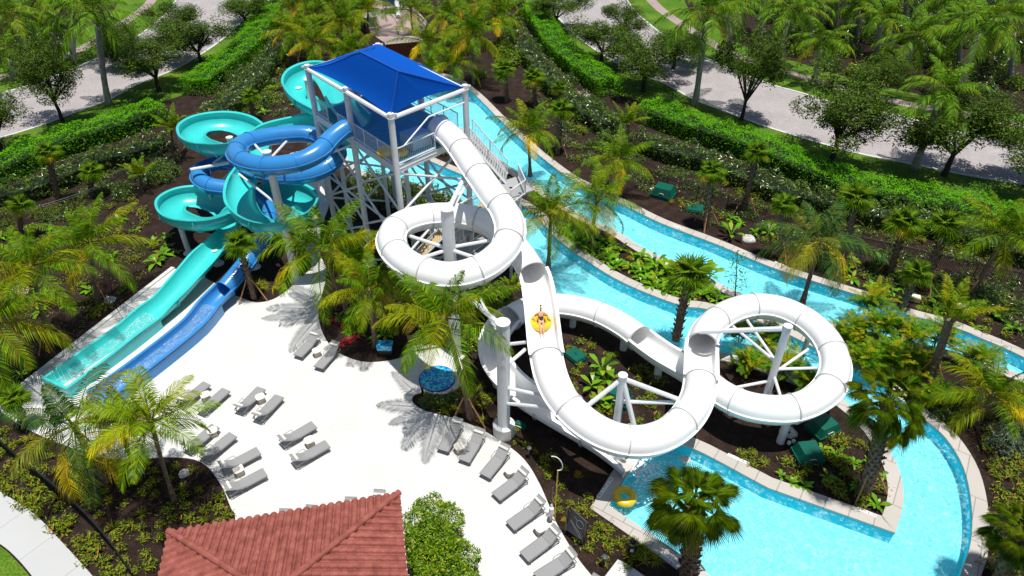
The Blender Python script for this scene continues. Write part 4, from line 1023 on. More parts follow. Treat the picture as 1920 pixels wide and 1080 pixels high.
# ------------------------------------------------------------------ small plants
PMESH = {}
def plant_protos():
    for i in range(3):
        rnd = random.Random(200 + i); mb = MB(); pts = [Vector((rnd.gauss(0, .15), rnd.gauss(0, .15), rnd.uniform(.05, .36))) for _ in range(85)]; leaf_quads(mb, pts, .085, rnd, 1.0, None); 
        PMESH['low%d' % i] = mb.mesh('low_shrub_leaves', M['lowshrub'])
        mb = MB()
        for k in range(9):
            az = k * 2.4; el = R(rnd.uniform(20, 75)); L = rnd.uniform(.5, .95); frondleaf(mb, az, el, L, L * .30, rnd)
        PMESH['lush%d' % i] = mb.mesh('broad_leaves', M['lush'])
        mb = MB()
        for k in range(7):
            az = k * 2.4; el = R(rnd.uniform(55, 85)); L = rnd.uniform(1.3, 2.0); frondleaf(mb, az, el, L, .42, rnd, .5)
        PMESH['banana%d' % i] = mb.mesh('paddle_leaves', M['lush'])
        mb = MB()
        for k in range(26):
            az = k * 2.4; el = R(rnd.uniform(20, 85)); L = rnd.uniform(.35, .65); frondleaf(mb, az, el, L, .045, rnd, 0)
        PMESH['tuft%d' % i] = mb.mesh('grass_blades', M['lowshrub'])
        mb = MB()
        for k in range(22):
            az = k * 2.4; el = R(rnd.uniform(10, 70)); L = rnd.uniform(.35, .55); frondleaf(mb, az, el, L, .09, rnd, 0)
        PMESH['red%d' % i] = mb.mesh('red_rosette', M['red'])
        mb = MB(); pts = [Vector((rnd.gauss(0, .11), rnd.gauss(0, .11), rnd.uniform(.08, .35))) for _ in range(110)]; leaf_quads(mb, pts, .11, rnd, .6, 0)
        PMESH['croton%d' % i] = mb.mesh('croton_leaves', M['croton'])
        mb = MB(); pts = []
        for _ in range(900):
            d = Vector((rnd.gauss(0, 1), rnd.gauss(0, 1), abs(rnd.gauss(0, 1)))).normalized(); g = 1 + .2 * math.sin(d.x * 7 + i) + .2 * math.sin(d.y * 6); pts.append(Vector((d.x * .8 * g, d.y * .8 * g, .1 + d.z * .95 * g)) * rnd.uniform(.75, 1.02))
        leaf_quads(mb, pts, .11, rnd, .6, None); PMESH['big%d' % i] = mb.mesh('shrub_leaves', M['clusia'])
        PMESH['bigsilver%d' % i] = PMESH['big%d' % i].copy(); PMESH['bigsilver%d' % i].materials[0] = M['silver']
        PMESH['bright%d' % i] = PMESH['big%d' % i].copy(); PMESH['bright%d' % i].materials[0] = M['bigshrub']
def frondleaf(mb, az, el, L, wd, rnd, st=.25):
    d = Vector((math.cos(az), math.sin(az), 0)); s = Vector((-d.y, d.x, 0)); p = Vector((0, 0, 0)); n = 5; vs = []; e = el
    for k in range(n + 1):
        t = k / n; ww = wd * math.sin(PI * min(1, max(.03, (t - st) / (1 - st) if t > st else .04)) ** .8) if t < 1 else .004
        up = Vector((0, 0, 1)); vs += [p - s * ww * .5 + up * ww * .12, p + s * ww * .5 + up * ww * .12]
        p = p + (d * math.cos(e) + up * math.sin(e)) * (L / n); e -= .28
    mb.add(vs, [(2 * i, 2 * i + 1, 2 * i + 3, 2 * i + 2) for i in range(n)], rnd.choice([0, 0, 0, .1, .35]))
plant_protos()
KN = {'low': ('low_shrub', 'shrub'), 'lush': ('broadleaf_plant', 'plant'), 'banana': ('banana_plant', 'plant'), 'tuft': ('grass_tuft', 'plant'), 'red': ('bromeliad', 'plant'), 'croton': ('croton', 'plant'), 'big': ('bush', 'shrub'), 'bigsilver': ('bush', 'shrub'), 'bright': ('bush', 'shrub')}
prn = random.Random(77)
def plant(kind, x, y, s, label, group=None, loc=None):
    nm, cat = KN[kind]; o = link(nm, PMESH['%s%d' % (kind, prn.randrange(3))]); o.location = loc or P(x, y); o.rotation_euler = (0, 0, prn.uniform(0, 6.28)); o.scale = (s, s, s * prn.uniform(.85, 1.1))
    return tag(o, label, cat, group)
avoid = [[(p.x, p.y) for p in offset(wl, .8)], [(p.x, p.y) for p in offset(dk, .25)]]
placed = []
def fill(kind, poly, n, s, label, group, gap=.6):
    pw = [P(x, y) for x, y in poly]; x0, x1 = min(p.x for p in pw), max(p.x for p in pw); y0, y1 = min(p.y for p in pw), max(p.y for p in pw); k = 0; tr = 0
    while k < n and tr < n * 60:
        tr += 1; q = Vector((prn.uniform(x0, x1), prn.uniform(y0, y1), 0))
        if not inside(q, pw) or any(inside(q, a) for a in avoid): continue
        if any((q - o).length < gap for o in placed[-400:]): continue
        placed.append(q); plant(kind, 0, 0, s * prn.uniform(.8, 1.25), label, group, q); k += 1
BEDL = [(10, 800), (110, 845), (240, 870), (360, 875), (410, 920), (435, 985), (310, 1000), (300, 1080), (250, 1080), (150, 940), (0, 830)]
fill('low', BEDL, 52, .95, 'low yellow-green shrub in the dark bed left of the tiled roof', 'low shrubs left of the tiled roof')
fill('tuft', BEDL, 8, .9, 'grassy tuft in the bed beside the left deck curve', 'grass tufts left of the tiled roof')
fill('low', [(0, 850), (60, 895), (140, 960), (230, 1080), (190, 1080), (110, 1000), (0, 910)], 26, 1.2, 'low shrub between grey walk and curved black fence', 'low shrubs along the grey walk', .55)
BEDR = [(1835, 780), (1870, 760), (1925, 740), (1925, 1085), (1845, 1085), (1850, 950)]
fill('low', BEDR, 40, 1.15, 'low reddish-green shrub in the bed right of the river curve', 'low shrubs right of the river curve', .6)
fill('bigsilver', [(1870, 780), (1925, 780), (1925, 870), (1880, 860)], 3, 1.1, 'grey-green bush beside the rings of white stone at the right edge', 'grey-green bushes at the right edge')
WED = [(1380, 830), (1500, 870), (1570, 800), (1640, 850), (1660, 900), (1640, 970), (1520, 920), (1400, 880)]
fill('low', WED, 26, 1.15, 'low shrub in the pointed bed behind the splash pool', 'low shrubs in the pointed bed', .5)
fill('lush', WED, 12, .75, 'small glossy leafy plant in the pointed bed near the big fan palm', 'leafy plants in the pointed bed', .5)
MIDB = [(1060, 640), (1120, 620), (1230, 700), (1290, 760), (1270, 790), (1200, 800), (1130, 790), (1075, 740), (1050, 690)]
fill('low', MIDB, 30, 1.1, 'low shrub in the bed enclosed by the big low curve of the white slide', 'low shrubs inside the low white curve', .5)
for x, y, s in ((1128, 700, .9), (1112, 730, .8), (1138, 718, .8), (1122, 760, .75), (1145, 765, .7)): plant('banana', x, y, s, 'upright broad-leaved plant beside the green boxes inside the low white curve', 'upright plants inside the low white curve')
SGN = [(965, 800), (1010, 850), (1080, 880), (1110, 930), (1230, 1060), (1120, 1070), (1060, 990), (1030, 930), (1000, 870), (960, 830)]
fill('low', SGN, 28, .9, 'low shrub in the narrow bed around the black map board', 'low shrubs around the map board', .45)
fill('croton', SGN, 5, .8, 'golden croton in the narrow bed near the rescue pole', 'crotons near the rescue pole', .5)
fill('tuft', [(885, 700), (930, 740), (940, 800), (900, 795), (800, 765), (790, 745)], 16, .9, 'grassy tuft in the bed around the footing of the white pole', 'grass tufts near the pole footing', .35)
fill('tuft', [(1180, 1000), (1240, 1040), (1240, 1065), (1180, 1050)], 5, .9, 'grassy tuft by the lower pool corner', 'grass tufts by the lower pool corner', .35)
ISL = [(1040, 430), (1100, 440), (1170, 465), (1240, 495), (1310, 520), (1390, 560), (1480, 590), (1400, 590), (1330, 570), (1250, 555), (1180, 520), (1110, 480)]
fill('lush', ISL, 74, 1.1, 'glossy bright green leafy plant on the planted strip between the two channels', 'leafy plants between the channels', .30)
fill('croton', ISL, 5, .7, 'yellow croton among the leafy plants between the channels', 'crotons between the channels', .4)
for x, y, s in ((1250, 515, 1.0), (1262, 520, .9), (1318, 520, 1.0), (1330, 522, .9), (1228, 500, .8)): plant('banana', x, y, s, 'tall paddle-leaved plant rising between the channels left of the fan palm', 'paddle-leaved plants between the channels')
FB = [(1190, 350), (1300, 400), (1420, 450), (1520, 490), (1640, 545), (1760, 595), (1900, 650), (1925, 560), (1800, 530), (1640, 485), (1500, 455), (1400, 420), (1300, 385), (1210, 340)]
fill('low', FB, 48, 1.2, 'low shrub in the bed between far river bank and black fence', 'low shrubs along the far river bank', .6)
fill('lush', FB, 26, .95, 'leafy plant in the bed between far river bank and black fence', 'leafy plants along the far river bank', .6)
fill('croton', [(1200, 360), (1290, 395), (1340, 420), (1290, 390)], 4, .8, 'orange croton beside the green valve box on the far bank', 'crotons on the far bank', .5)
for x, y, s in ((1370, 445, .9), (1440, 440, .8), (1650, 500, .8)): plant('banana', x, y, s, 'banana-like plant by the fence on the far bank', 'banana-like plants on the far bank')
BF = [(1340, 350), (1450, 380), (1600, 425), (1750, 460), (1920, 500), (1920, 470), (1750, 440), (1600, 410), (1450, 370), (1340, 335)]
fill('low', BF, 34, 1.3, 'reddish low shrub on the mulch behind the right black fence', 'low shrubs behind the right fence', .6)
fill('big', [(1800, 545), (1920, 560), (1920, 600), (1850, 590)], 5, .9, 'dark bush at the far right behind the river bank', 'dark bushes at the far right')
fill('big', [(1640, 745), (1700, 730), (1800, 760), (1780, 790)], 7, .6, 'dark bush below the areca clumps at the river bend', 'dark bushes at the river bend', .5)
LFT = [(0, 420), (100, 400), (200, 380), (290, 370), (300, 480), (180, 600), (60, 700), (0, 740)]
fill('low', LFT, 44, 1.3, 'low shrub in the shaded bed left of the run-out pad', 'low shrubs left of the run-out pad', .7)
fill('lush', LFT, 14, .9, 'leafy plant in the shaded bed left of the run-out pad', 'leafy plants left of the run-out pad', .7)
fill('lush', [(270, 440), (310, 440), (310, 500), (270, 490)], 3, 1.1, 'leafy plant between coconut palm and the left turquoise bowl', 'leafy plants near the left bowl', .7)
LB2 = [(330, 300), (300, 330), (240, 370), (290, 420), (300, 350), (340, 330)]
fill('big', [(320, 305), (240, 350), (180, 390), (230, 400), (330, 340)], 8, .9, 'dark bush along the left black fence', 'dark bushes along the left fence', .7)
fill('big', [(395, 160), (470, 90), (530, 110), (520, 200), (440, 215)], 26, 1.05, 'dark bush on the slope behind the upper turquoise bowl', 'dark bushes behind the upper bowl', .9)
fill('lush', [(470, 190), (540, 110), (560, 200), (500, 225)], 10, 1.0, 'leafy plant between the turquoise slide loops', 'leafy plants between the turquoise loops', .7)
fill('low', [(400, 180), (500, 110), (560, 120), (540, 200), (440, 215)], 20, 1.4, 'reddish low shrub behind the upper turquoise bowl', 'low shrubs behind the upper bowl', .5)
fill('big', [(985, 150), (1040, 130), (1180, 250), (1200, 300), (1150, 300), (1080, 290)], 14, .9, 'dark bush on the bank right of the tower', 'dark bushes right of the tower', 1.0)
fill('low', [(985, 150), (1040, 130), (1150, 250), (1180, 330), (1110, 330), (1030, 270)], 26, 1.4, 'reddish low shrub on the bank right of the tower', 'low shrubs right of the tower', .6)
fill('bright', [(520, 0), (700, 0), (680, 90), (560, 110), (520, 60)], 24, 1.3, 'bright bush under the palms behind the canopy, left part', 'bright bushes behind the canopy left', 1.2)
fill('bright', [(790, 20), (980, 0), (990, 110), (900, 150), (820, 130)], 26, 1.3, 'bright bush under the palms behind the canopy, right part', 'bright bushes behind the canopy right', 1.2)
fill('big', [(480, 10), (530, 0), (540, 90), (480, 100)], 8, 1.4, 'dark bush left of the palm stand', 'dark bushes left of the palm stand', 1.2)
for x, y, s in ((870, 600, 1.0), (905, 575, 1.2), (925, 590, .9), (935, 560, 1.1), (900, 545, 1.0), (720, 470, 1.2), (735, 600, .9), (650, 430, 1.1), (665, 455, 1.2), (760, 560, .9)):
    plant('bright' if x > 860 else 'big', x, y, s, 'leafy bush in the shade beneath the tower and high white loop', 'bushes under the tower and high loop')
for x, y in ((628, 603), (646, 612), (640, 645), (655, 640), (668, 634)): plant('red', x, y, .95, 'red bromeliad in the bed edge near the two upper loungers', 'red bromeliads by the deck')
fill('lush', [(615, 600), (650, 560), (720, 560), (740, 640), (700, 665), (650, 655)], 16, .9, 'leafy plant in the bed behind the red bromeliads', 'leafy plants behind the bromeliads', .45)
fill('tuft', [(460, 530), (520, 520), (575, 470), (540, 540), (490, 560)], 10, .9, 'grassy tuft beside the fan palm on the deck edge', 'grass tufts by the deck edge fan palm', .4)
fill('big', [(790, 730), (850, 720), (850, 760), (800, 760)], 3, .6, 'dark leafy plant below the round blue mat', 'dark plants below the blue mat', .5)
GRV = [(1430, 60), (1500, 120), (1600, 150), (1760, 160), (1900, 200), (1925, 60), (1700, 20), (1450, 10)]
fill('bright', GRV, 34, 1.5, 'clipped bright bush beneath the palm grove across the right road', 'bushes beneath the right palm grove', 1.6)
fill('big', GRV, 34, 1.7, 'dark bush beneath the palm grove across the right road', 'dark bushes beneath the right palm grove', 1.4)
fill('big', [(0, 60), (110, 40), (110, 120), (0, 150)], 14, 1.5, 'dark bush at the upper left beyond the path', 'dark bushes at the upper left', 1.3)
fill('bright', [(30, 80), (110, 40), (110, 120), (50, 130)], 7, 1.4, 'bright bush at the upper left beyond the path', 'bright bushes at the upper left', 1.3)
fill('lush', [(340, 470), (300, 490), (290, 450), (330, 440)], 3, .8, 'leafy plant beside the turquoise slide exit', 'leafy plants by the turquoise exit', .6)
for x, y in ((36, 548), (43, 556), (5, 588), (1090, 180)):
    rr = random.Random(x); mb = MB(); leaf_quads(mb, [Vector((rr.gauss(0, .28), rr.gauss(0, .28), rr.uniform(.3, .5))) for _ in range(60)], .09, rr, 1.5, 0)
    o = mb.build('flower_cluster', M['petal']); o.location = P(x, y); tag(o, 'pink and white flowering plant in dark planting bed', 'flowers', 'pale flowering plants')
# slender sapling on the strip between channels
b = P(1378, 560); wv = W('sapling', b, 'thin open sapling in front of the outer channel right of the paddle-leaved plants', 'tree')
mb = MB(); mb.path([b, over(b, 1383, 470)], [.05, .02], 6); wv.part('trunk', mb, M['bark'])
rr = random.Random(5); tp_ = over(b, 1383, 480); mb = MB(); leaf_quads(mb, [b.lerp(tp_, rr.uniform(.25, 1.05)) + Vector((rr.gauss(0, .45), rr.gauss(0, .4), rr.gauss(0, .15))) for _ in range(170)], .15, rr, .5, 0); wv.part('crown', mb, M['lush'])
# denser cover of the far planting
fill('big', [(1300, -30), (1380, 30), (1500, 85), (1700, 140), (1925, 190), (1925, -60), (1320, -60)], 60, 2.0, 'dark bush deep in the palm grove across the right road', 'dark bushes deep in the right palm grove', 1.5)
fill('big', [(-20, -40), (200, -50), (170, 10), (110, 50), (0, 90)], 20, 1.8, 'dark bush at the very top left', 'dark bushes at the top left', 1.5)
# ------------------------------------------------------------------ tiled-roof building
ZE = 3.0
A_ = P(318, 998, ZE); B_ = P(748, 926, ZE); L_ = (B_ - A_).length; ex = (B_ - A_).normalized(); ey = Vector((ex.y, -ex.x, 0))   # ey: toward camera
pk = (A_ + B_) / 2 + ey * (L_ / 2) + Vector((0, 0, 1.75))
bd = W('tiled_building', (A_ + B_) / 2 + ey * L_ / 2 - Vector((0, 0, ZE)), 'small building with hipped terracotta tile roof at the bottom of the deck', 'building')
C_ = B_ + ey * L_; D_ = A_ + ey * L_
def roof_face(p, q):
    d = (q - p).normalized(); L = (q - p).length; mid = (p + q) / 2; up = (pk - mid); S = up.length; up = up / S; nrm = d.cross(up).normalized()
    if nrm.z < 0: nrm = -nrm
    cw = .36; rows = int(S / .38); mb = bmesh.new(); sub = 8; nc = int(L / cw) + 1; prof = []
    for i in range(nc):
        for j in range(sub):
            u = (i + j / sub) * cw
            if u > L: break
            t = j / sub; h = .07 * abs(math.sin(PI * t / .74)) ** .7 if t < .74 else -.045
            prof.append((u, h))
    for r in range(rows + 1):
        v0 = S * r / (rows + 1); v1 = S * (r + 1) / (rows + 1) + .015; g = []
        lo = [mb.verts.new(p + d * u + up * (v0 - .03) + nrm * (h + .075)) for u, h in prof]; hi = [mb.verts.new(p + d * u + up * v1 + nrm * (h + .012)) for u, h in prof]
        fr = [mb.verts.new(p + d * u + up * (v0 - .03) + nrm * (h + .01)) for u, h in prof]
        for k in range(len(prof) - 1): mb.faces.new((lo[k], lo[k + 1], hi[k + 1], hi[k])); mb.faces.new((fr[k], fr[k + 1], lo[k + 1], lo[k]))
    for a in (p, q):
        e = (pk - a).normalized(); pn = e.cross(nrm).normalized()
        if pn.dot(mid - a) < 0: pn = -pn
        g = list(mb.verts) + list(mb.edges) + list(mb.faces); bmesh.ops.bisect_plane(mb, geom=g, plane_co=a, plane_no=pn, clear_inner=True, dist=1e-5)
    me = bpy.data.meshes.new('roof_slope')
    for v in mb.verts: v.co -= bd.loc
    mb.to_mesh(me); mb.free(); me.materials.append(M['roof']); link('roof_slope', me, bd.root)
for p, q in ((A_, B_), (B_, C_), (C_, D_), (D_, A_)): roof_face(p, q)
for a in (A_, B_, C_, D_):
    mb = MB(); e = pk - a; n = int(e.length / .4); e1 = e / n
    for k in range(n):
        q0 = a + e1 * k + Vector((0, 0, .07)); mb.path([q0 - e1 * .08 + Vector((0, 0, .03)), q0 + e1 * 1.0], [.155, .125], 10)
    bd.part('hip_ridge_tiles', mb, M['roof'], False)
mb = MB(); o_ = .10
for p, q in ((A_, B_), (B_, C_), (C_, D_), (D_, A_)):
    d = (q - p).normalized(); s_ = Vector((d.y, -d.x, 0)); c_ = (A_ + C_) / 2
    if s_.dot(c_ - p) > 0: s_ = -s_
    mb.prism([p - s_ * .2, q - s_ * .2, q + s_ * .06, p + s_ * .06], ZE - .22, ZE - .02)
bd.part('fascia', mb, M['fascia'])
mb = MB(); ins = .6; a, b_, c_, d_ = A_ + ex * ins + ey * ins, B_ - ex * ins + ey * ins, C_ - ex * ins - ey * ins, D_ + ex * ins - ey * ins
mb.prism([a, b_, c_, d_], 0, ZE - .05); bd.part('wall', mb, M['wall'])
# ------------------------------------------------------------------ sun loungers
def rbox(mb, c, d, b=.03, rot=None):
    mb.box(c, d, rot)
def mk_lounger():
    root = empty('sun_lounger', (0, 0, 0), 'grey sling sun lounger', 'sun lounger', 'sun loungers on the white deck')
    f = MB()
    for s in (-1, 1):
        f.path([(-1.0, s * .33, .33), (.98, s * .33, .33)], .025, 6)
    for x in (-1.0, -.3, .25, .98): f.path([(x, -.33, .33), (x, .33, .33)], .02, 6)
    f.build('frame', M['grey_metal'], root)
    for x in (-.85, .82):
        for s in (-1, 1):
            l = MB(); l.path([(x, s * .33, .33), (x + .05 * (1 if x > 0 else -1), s * .34, 0)], .022, 6); l.build('leg', M['grey_metal'], root)
    a = MB(); 
    for s in (-1, 1): a.path([(.12, s * .37, .34), (.2, s * .37, .52), (.55, s * .37, .50), (.9, s * .35, .33)], .016, 5)
    a.build('back_brace', M['grey_metal'], root)
    sp = MB(); n = 10
    def slab_(x0, z0, x1, z1, w_, t_, nm, mt):
        m = MB(); k = 8; vs = []
        for i in range(k + 1):
            t = i / k; x, z = x0 + (x1 - x0) * t, z0 + (z1 - z0) * t - .02 * math.sin(PI * t)
            for (yy, zz) in ((-w_, 0), (-w_ + .02, t_), (w_ - .02, t_), (w_, 0)): vs.append((x, yy, z + zz))
        m.add(vs, [(4 * i + j, 4 * i + (j + 1) % 4, 4 * i + 4 + (j + 1) % 4, 4 * i + 4 + j) for i in range(k) for j in range(4)] + [(0, 1, 2, 3), (4 * k + 3, 4 * k + 2, 4 * k + 1, 4 * k)])
        m.build(nm, mt, root)
    slab_(-1.02, .35, .34, .36, .32, .035, 'seat', M['grey_fab'])
    slab_(.345, .37, .92, .74, .32, .035, 'backrest', M['grey_fab'])
    slab_(.925, .745, 1.05, .83, .31, .03, 'headrest', M['grey_fab'])
    m = MB(); m.path([(.82, -.28, .74), (.82, .28, .74)], .075, 10); m.build('pillow', M['pillow'], root)
    return root
lp = mk_lounger(); lk = kids_of(lp)
LG = [((558, 668), (597, 625), 'lounger nearest the bromeliad bed, upper-left one of the pair beside the leaning palm shadow'), ((597, 690), (632, 647), 'lounger right of the small table near the bromeliad bed'),
 ((388, 720), (345, 750), 'left lounger of the pair just right of the blue run-out end'), ((424, 732), (382, 765), 'right lounger of the pair just right of the blue run-out end'),
 ((490, 729), (448, 768), 'left lounger of the middle-left pair, partly in front of a table'), ((524, 744), (482, 784), 'right lounger of the middle-left pair'),
 ((589, 797), (533, 826), 'upper lounger of the lone pair in the middle of the deck'), ((614, 833), (553, 864), 'lower lounger of the lone pair in the middle of the deck'),
 ((404, 800), (360, 834), 'left lounger of the pair behind bright palm fronds'), ((437, 816), (390, 850), 'right lounger of the pair beside bright palm fronds'),
 ((485, 846), (425, 874), 'upper lounger of the pair at the left deck curve above the bed'), ((497, 886), (435, 915), 'lower lounger of the pair at the left deck curve above the bed'),
 ((830, 845), (858, 795), 'lounger in the dappled palm shadow, first of the right row'), ((870, 865), (901, 812), 'second lounger of the right row, nearest the round footing'),
 ((909, 893), (948, 842), 'third lounger of the right row below the round footing'), ((930, 932), (982, 890), 'fourth lounger of the right row'),
 ((957, 987), (1012, 945), 'fifth lounger of the right row, level with rescue pole'), ((983, 1045), (1040, 1000), 'sixth lounger of the right row, left of the black map board'), ((1008, 1085), (1072, 1042), 'lowest lounger of the right row'),
 ((525, 1005), (535, 957), 'leftmost lounger half hidden by the tiled roof edge'), ((575, 995), (585, 950), 'second lounger from the left behind the tiled roof edge'), ((650, 985), (658, 935), 'third lounger from the left behind the tiled roof edge'), ((702, 972), (712, 921), 'lounger peeking out beside the roof corner'),
 ((1095, 1130), (1122, 1083), 'lounger cut by the bottom frame edge, only its headrest in view')]
for i, (f_, h_, lb) in enumerate(LG):
    o = lp if i == 0 else copy_tree(lp, lk)
    a = P(*f_, .36); b = P(*h_, .5 if i < 19 else .8); d = Vector((b.x - a.x, b.y - a.y, 0)).normalized()
    if i >= 19: c = P(*h_, .8); o.location = (c.x - d.x * 1.0, c.y - d.y * 1.0, .05)
    else: o.location = (a.x + d.x * 1.0, a.y + d.y * 1.0, .05)
    o.rotation_euler = (0, 0, math.atan2(d.y, d.x)); o['label'] = lb
def mk_table():
    root = empty('side_table', (0, 0, 0), 'cream side table', 'side table', 'cream side tables between loungers')
    t = MB(); pts = [(.27 * math.copysign(abs(math.cos(a)) ** .55, math.cos(a)), .27 * math.copysign(abs(math.sin(a)) ** .55, math.sin(a))) for a in [2 * PI * k / 24 for k in range(24)]]
    t.prism(pts, .44, .48); t.build('table_top', M['table'], root)
    bm_ = MB(); n = 24
    vs = []
    for z, k in ((0, .80), (.15, .66), (.3, .70), (.438, .86)): vs += [(x * k, y * k, z) for x, y in pts]
    bm_.add(vs, [(r * n + k, r * n + (k + 1) % n, (r + 1) * n + (k + 1) % n, (r + 1) * n + k) for r in range(3) for k in range(n)]); bm_.build('base', plainc('woven_beige_resin', (.52, .45, .35)), root)
    return root
tp0 = mk_table(); tk = kids_of(tp0)
for i, (x, y, lb) in enumerate([(594, 658, 'cream side table between the two loungers by the bromeliad bed'), (385, 741, 'cream side table of the pair right of the blue run-out'), (488, 745, 'cream side table of the middle-left pair'),
    (580, 826, 'cream side table between the lone pair in mid deck'), (398, 808, 'cream side table by the bright palm fronds'), (447, 881, 'cream side table of the pair at the left deck curve'),
    (861, 838, 'cream side table in the palm shadow near the footing'), (956, 882, 'cream side table between third and fourth loungers of right row'), (1013, 990, 'cream side table beside the fifth lounger near rescue pole')]):
    o = tp0 if i == 0 else copy_tree(tp0, tk)
    o.location = P(x, y, .45) - Vector((0, 0, .40)); o.location.z = .05; o.rotation_euler = (0, 0, .6); o['label'] = lb
# ------------------------------------------------------------------ green boxes
def gbox(px, sx, sy, h, ang, lb, flat=False):
    b = P(*px); w_ = W('utility_box', b, lb, 'utility box'); rot = Matrix.Rotation(ang, 3, 'Z')
    def fr(x, y, z): return b + rot @ Vector((x, y, z))
    def frustum(x0, y0, z0, x1, y1, z1):
        m = MB(); vs = [fr(i * x0, j * y0, z0) for i, j in ((-1, -1), (1, -1), (1, 1), (-1, 1))] + [fr(i * x1, j * y1, z1) for i, j in ((-1, -1), (1, -1), (1, 1), (-1, 1))]
        m.add(vs, [(3, 2, 1, 0), (4, 5, 6, 7)] + [(i, (i + 1) % 4, 4 + (i + 1) % 4, 4 + i) for i in range(4)]); return m
    sx, sy = sx / 2, sy / 2
    if not flat:
        w_.part('base', frustum(sx, sy, 0, sx * .96, sy * .96, h * .3), M['green_box'])
        w_.part('rim', frustum(sx * 1.06, sy * 1.06, h * .302, sx * 1.05, sy * 1.05, h * .36), M['green_box'])
        m = frustum(sx * .98, sy * .98, h * .362, sx * .74, sy * .80, h); w_.part('lid', m, M['green_box'])
        m = MB(); m.path([fr(-.2, -sy * .95, h * .5), fr(-.1, -sy * 1.0, h * .6), fr(.1, -sy * 1.0, h * .6), fr(.2, -sy * .95, h * .5)], .025, 6); w_.part('handle', m, M['concrete'])
    else:
        w_.part('base', frustum(sx, sy, 0, sx, sy, h * .6), M['green_box']); w_.part('lid', frustum(sx * .96, sy * .96, h * .602, sx * .9, sy * .9, h), M['green_box'])
        m = MB(); m.box(fr(0, 0, h + .012), (.18, .06, .02), rot); w_.part('handle', m, M['black'])
gbox((1243, 368), 1.9, 1.4, 1.0, -.5, 'ribbed dark green equipment box by the black fence, farthest of the green boxes')
gbox((1303, 395), 1.4, 1.2, .35, -.35, 'flat dark green lid beside the staked fan palm on the far bank', True)
gbox((1079, 671), 1.25, 1.0, .35, -.9, 'flat green lid enclosed by the low white curve, nearest the rider', True)
gbox((1158, 752), 1.4, 1.1, .9, -.5, 'green equipment box behind the white A-frame support')
gbox((1512, 858), 1.35, 1.1, .85, .12, 'green equipment box in full sun right below the right loop')
gbox((1540, 808), 1.5, 1.2, .8, .45, 'green equipment box half shaded beneath the right loop')
gbox((975, 800), .7, .35, .3, -.5, 'small green valve box on the dark bed right of the round footing')
# valves beside boxes
for (x, y), lb in (((1222, 362), 'pair of white valve caps left of the farthest green box'), ((1137, 752), 'pair of white valve caps left of the A-frame green box'), ((1480, 838), 'pair of white valve caps left of the sunny green box')):
    b = P(x, y); w_ = W('pipe_valve', b, lb, 'valve')
    for k in (-.12, .16):
        m = MB(); m.path([b + Vector((k, k * .4, 0)), b + Vector((k, k * .4, .32))], .05, 8); w_.part('pipe', m, M['black']); m = MB(); m.path([b + Vector((k, k * .4, .32)), b + Vector((k, k * .4, .48))], .10, 10); w_.part('cap', m, M['concrete'])
# ------------------------------------------------------------------ rocks, stone rings, tan boxes
def rock(px, r, lb, nm='rock', ring=False, grp=None):
    b = P(*px); m = MB(); n, k2 = 16, 8; rr = random.Random(px[0]); vs = []; fs = []
    for i in range(n):
        a = 2 * PI * i / n; g = 1 + rr.uniform(-.12, .12)
        for j in range(k2):
            c = 2 * PI * j / k2; q = (r * .62 + r * .38 * math.cos(c)) * g if ring else r * g * max(0.02, math.cos(PI / 2 * j / (k2 - 1)))
            z = r * .30 * (1 + math.sin(c)) * rr.uniform(.85, 1.15) * .6 if ring else r * .6 * math.sin(PI / 2 * j / (k2 - 1)) * rr.uniform(.85, 1.1)
            vs.append((q * math.cos(a), q * math.sin(a), z))
    for i in range(n):
        for j in range(k2 if ring else k2 - 1): fs.append((i * k2 + j, ((i + 1) % n) * k2 + j, ((i + 1) % n) * k2 + (j + 1) % k2, i * k2 + (j + 1) % k2))
    m.add(vs, fs); o = m.build(nm, M['rock']); o.location = b; tag(o, lb, 'rock' if not ring else 'stone ring', grp)
rock((1868, 806), .42, 'white stone ring on the mulch at the right edge', 'stone_ring', True)
rock((1477, 812), .48, 'grey stone ring in the shade under the right loop', 'stone_ring', True)
rock((1403, 449), .55, 'pale rock on the far bank left of the staked fan palm'); rock((252, 890), .38, 'grey rock behind the palm trunks, left bed'); rock((346, 888), .3, 'small square grey rock beside the curved palm trunks')
rock((206, 563), .4, 'pale rock beside the run-out pad palm'); rock((1100, 180), .4, 'white rock beneath the upper right hedge'); rock((1113, 193), .4, 'smaller white rock beneath the upper right hedge'); rock((1285, 862), .3, 'pale rock between U curve and pool coping')
for (x, y, s) in ((1713, 565, .42), (1803, 584, .5)):
    b = P(x, y); w_ = W('skimmer_box', b, 'tan rock-like box on the far coping, ' + ('near the short fan palm' if x < 1750 else 'nearer the right edge'), 'box')
    m = MB(); m.box(b + Vector((0, 0, .27)), (1.6 * s, 1.2 * s, .34), Matrix.Rotation(-.4, 3, 'Z')); w_.part('body', m, M['tan']); m = MB(); m.box(b + Vector((0, 0, .47)), (1.3 * s, .9 * s, .055), Matrix.Rotation(-.4, 3, 'Z')); w_.part('lid', m, M['table'])
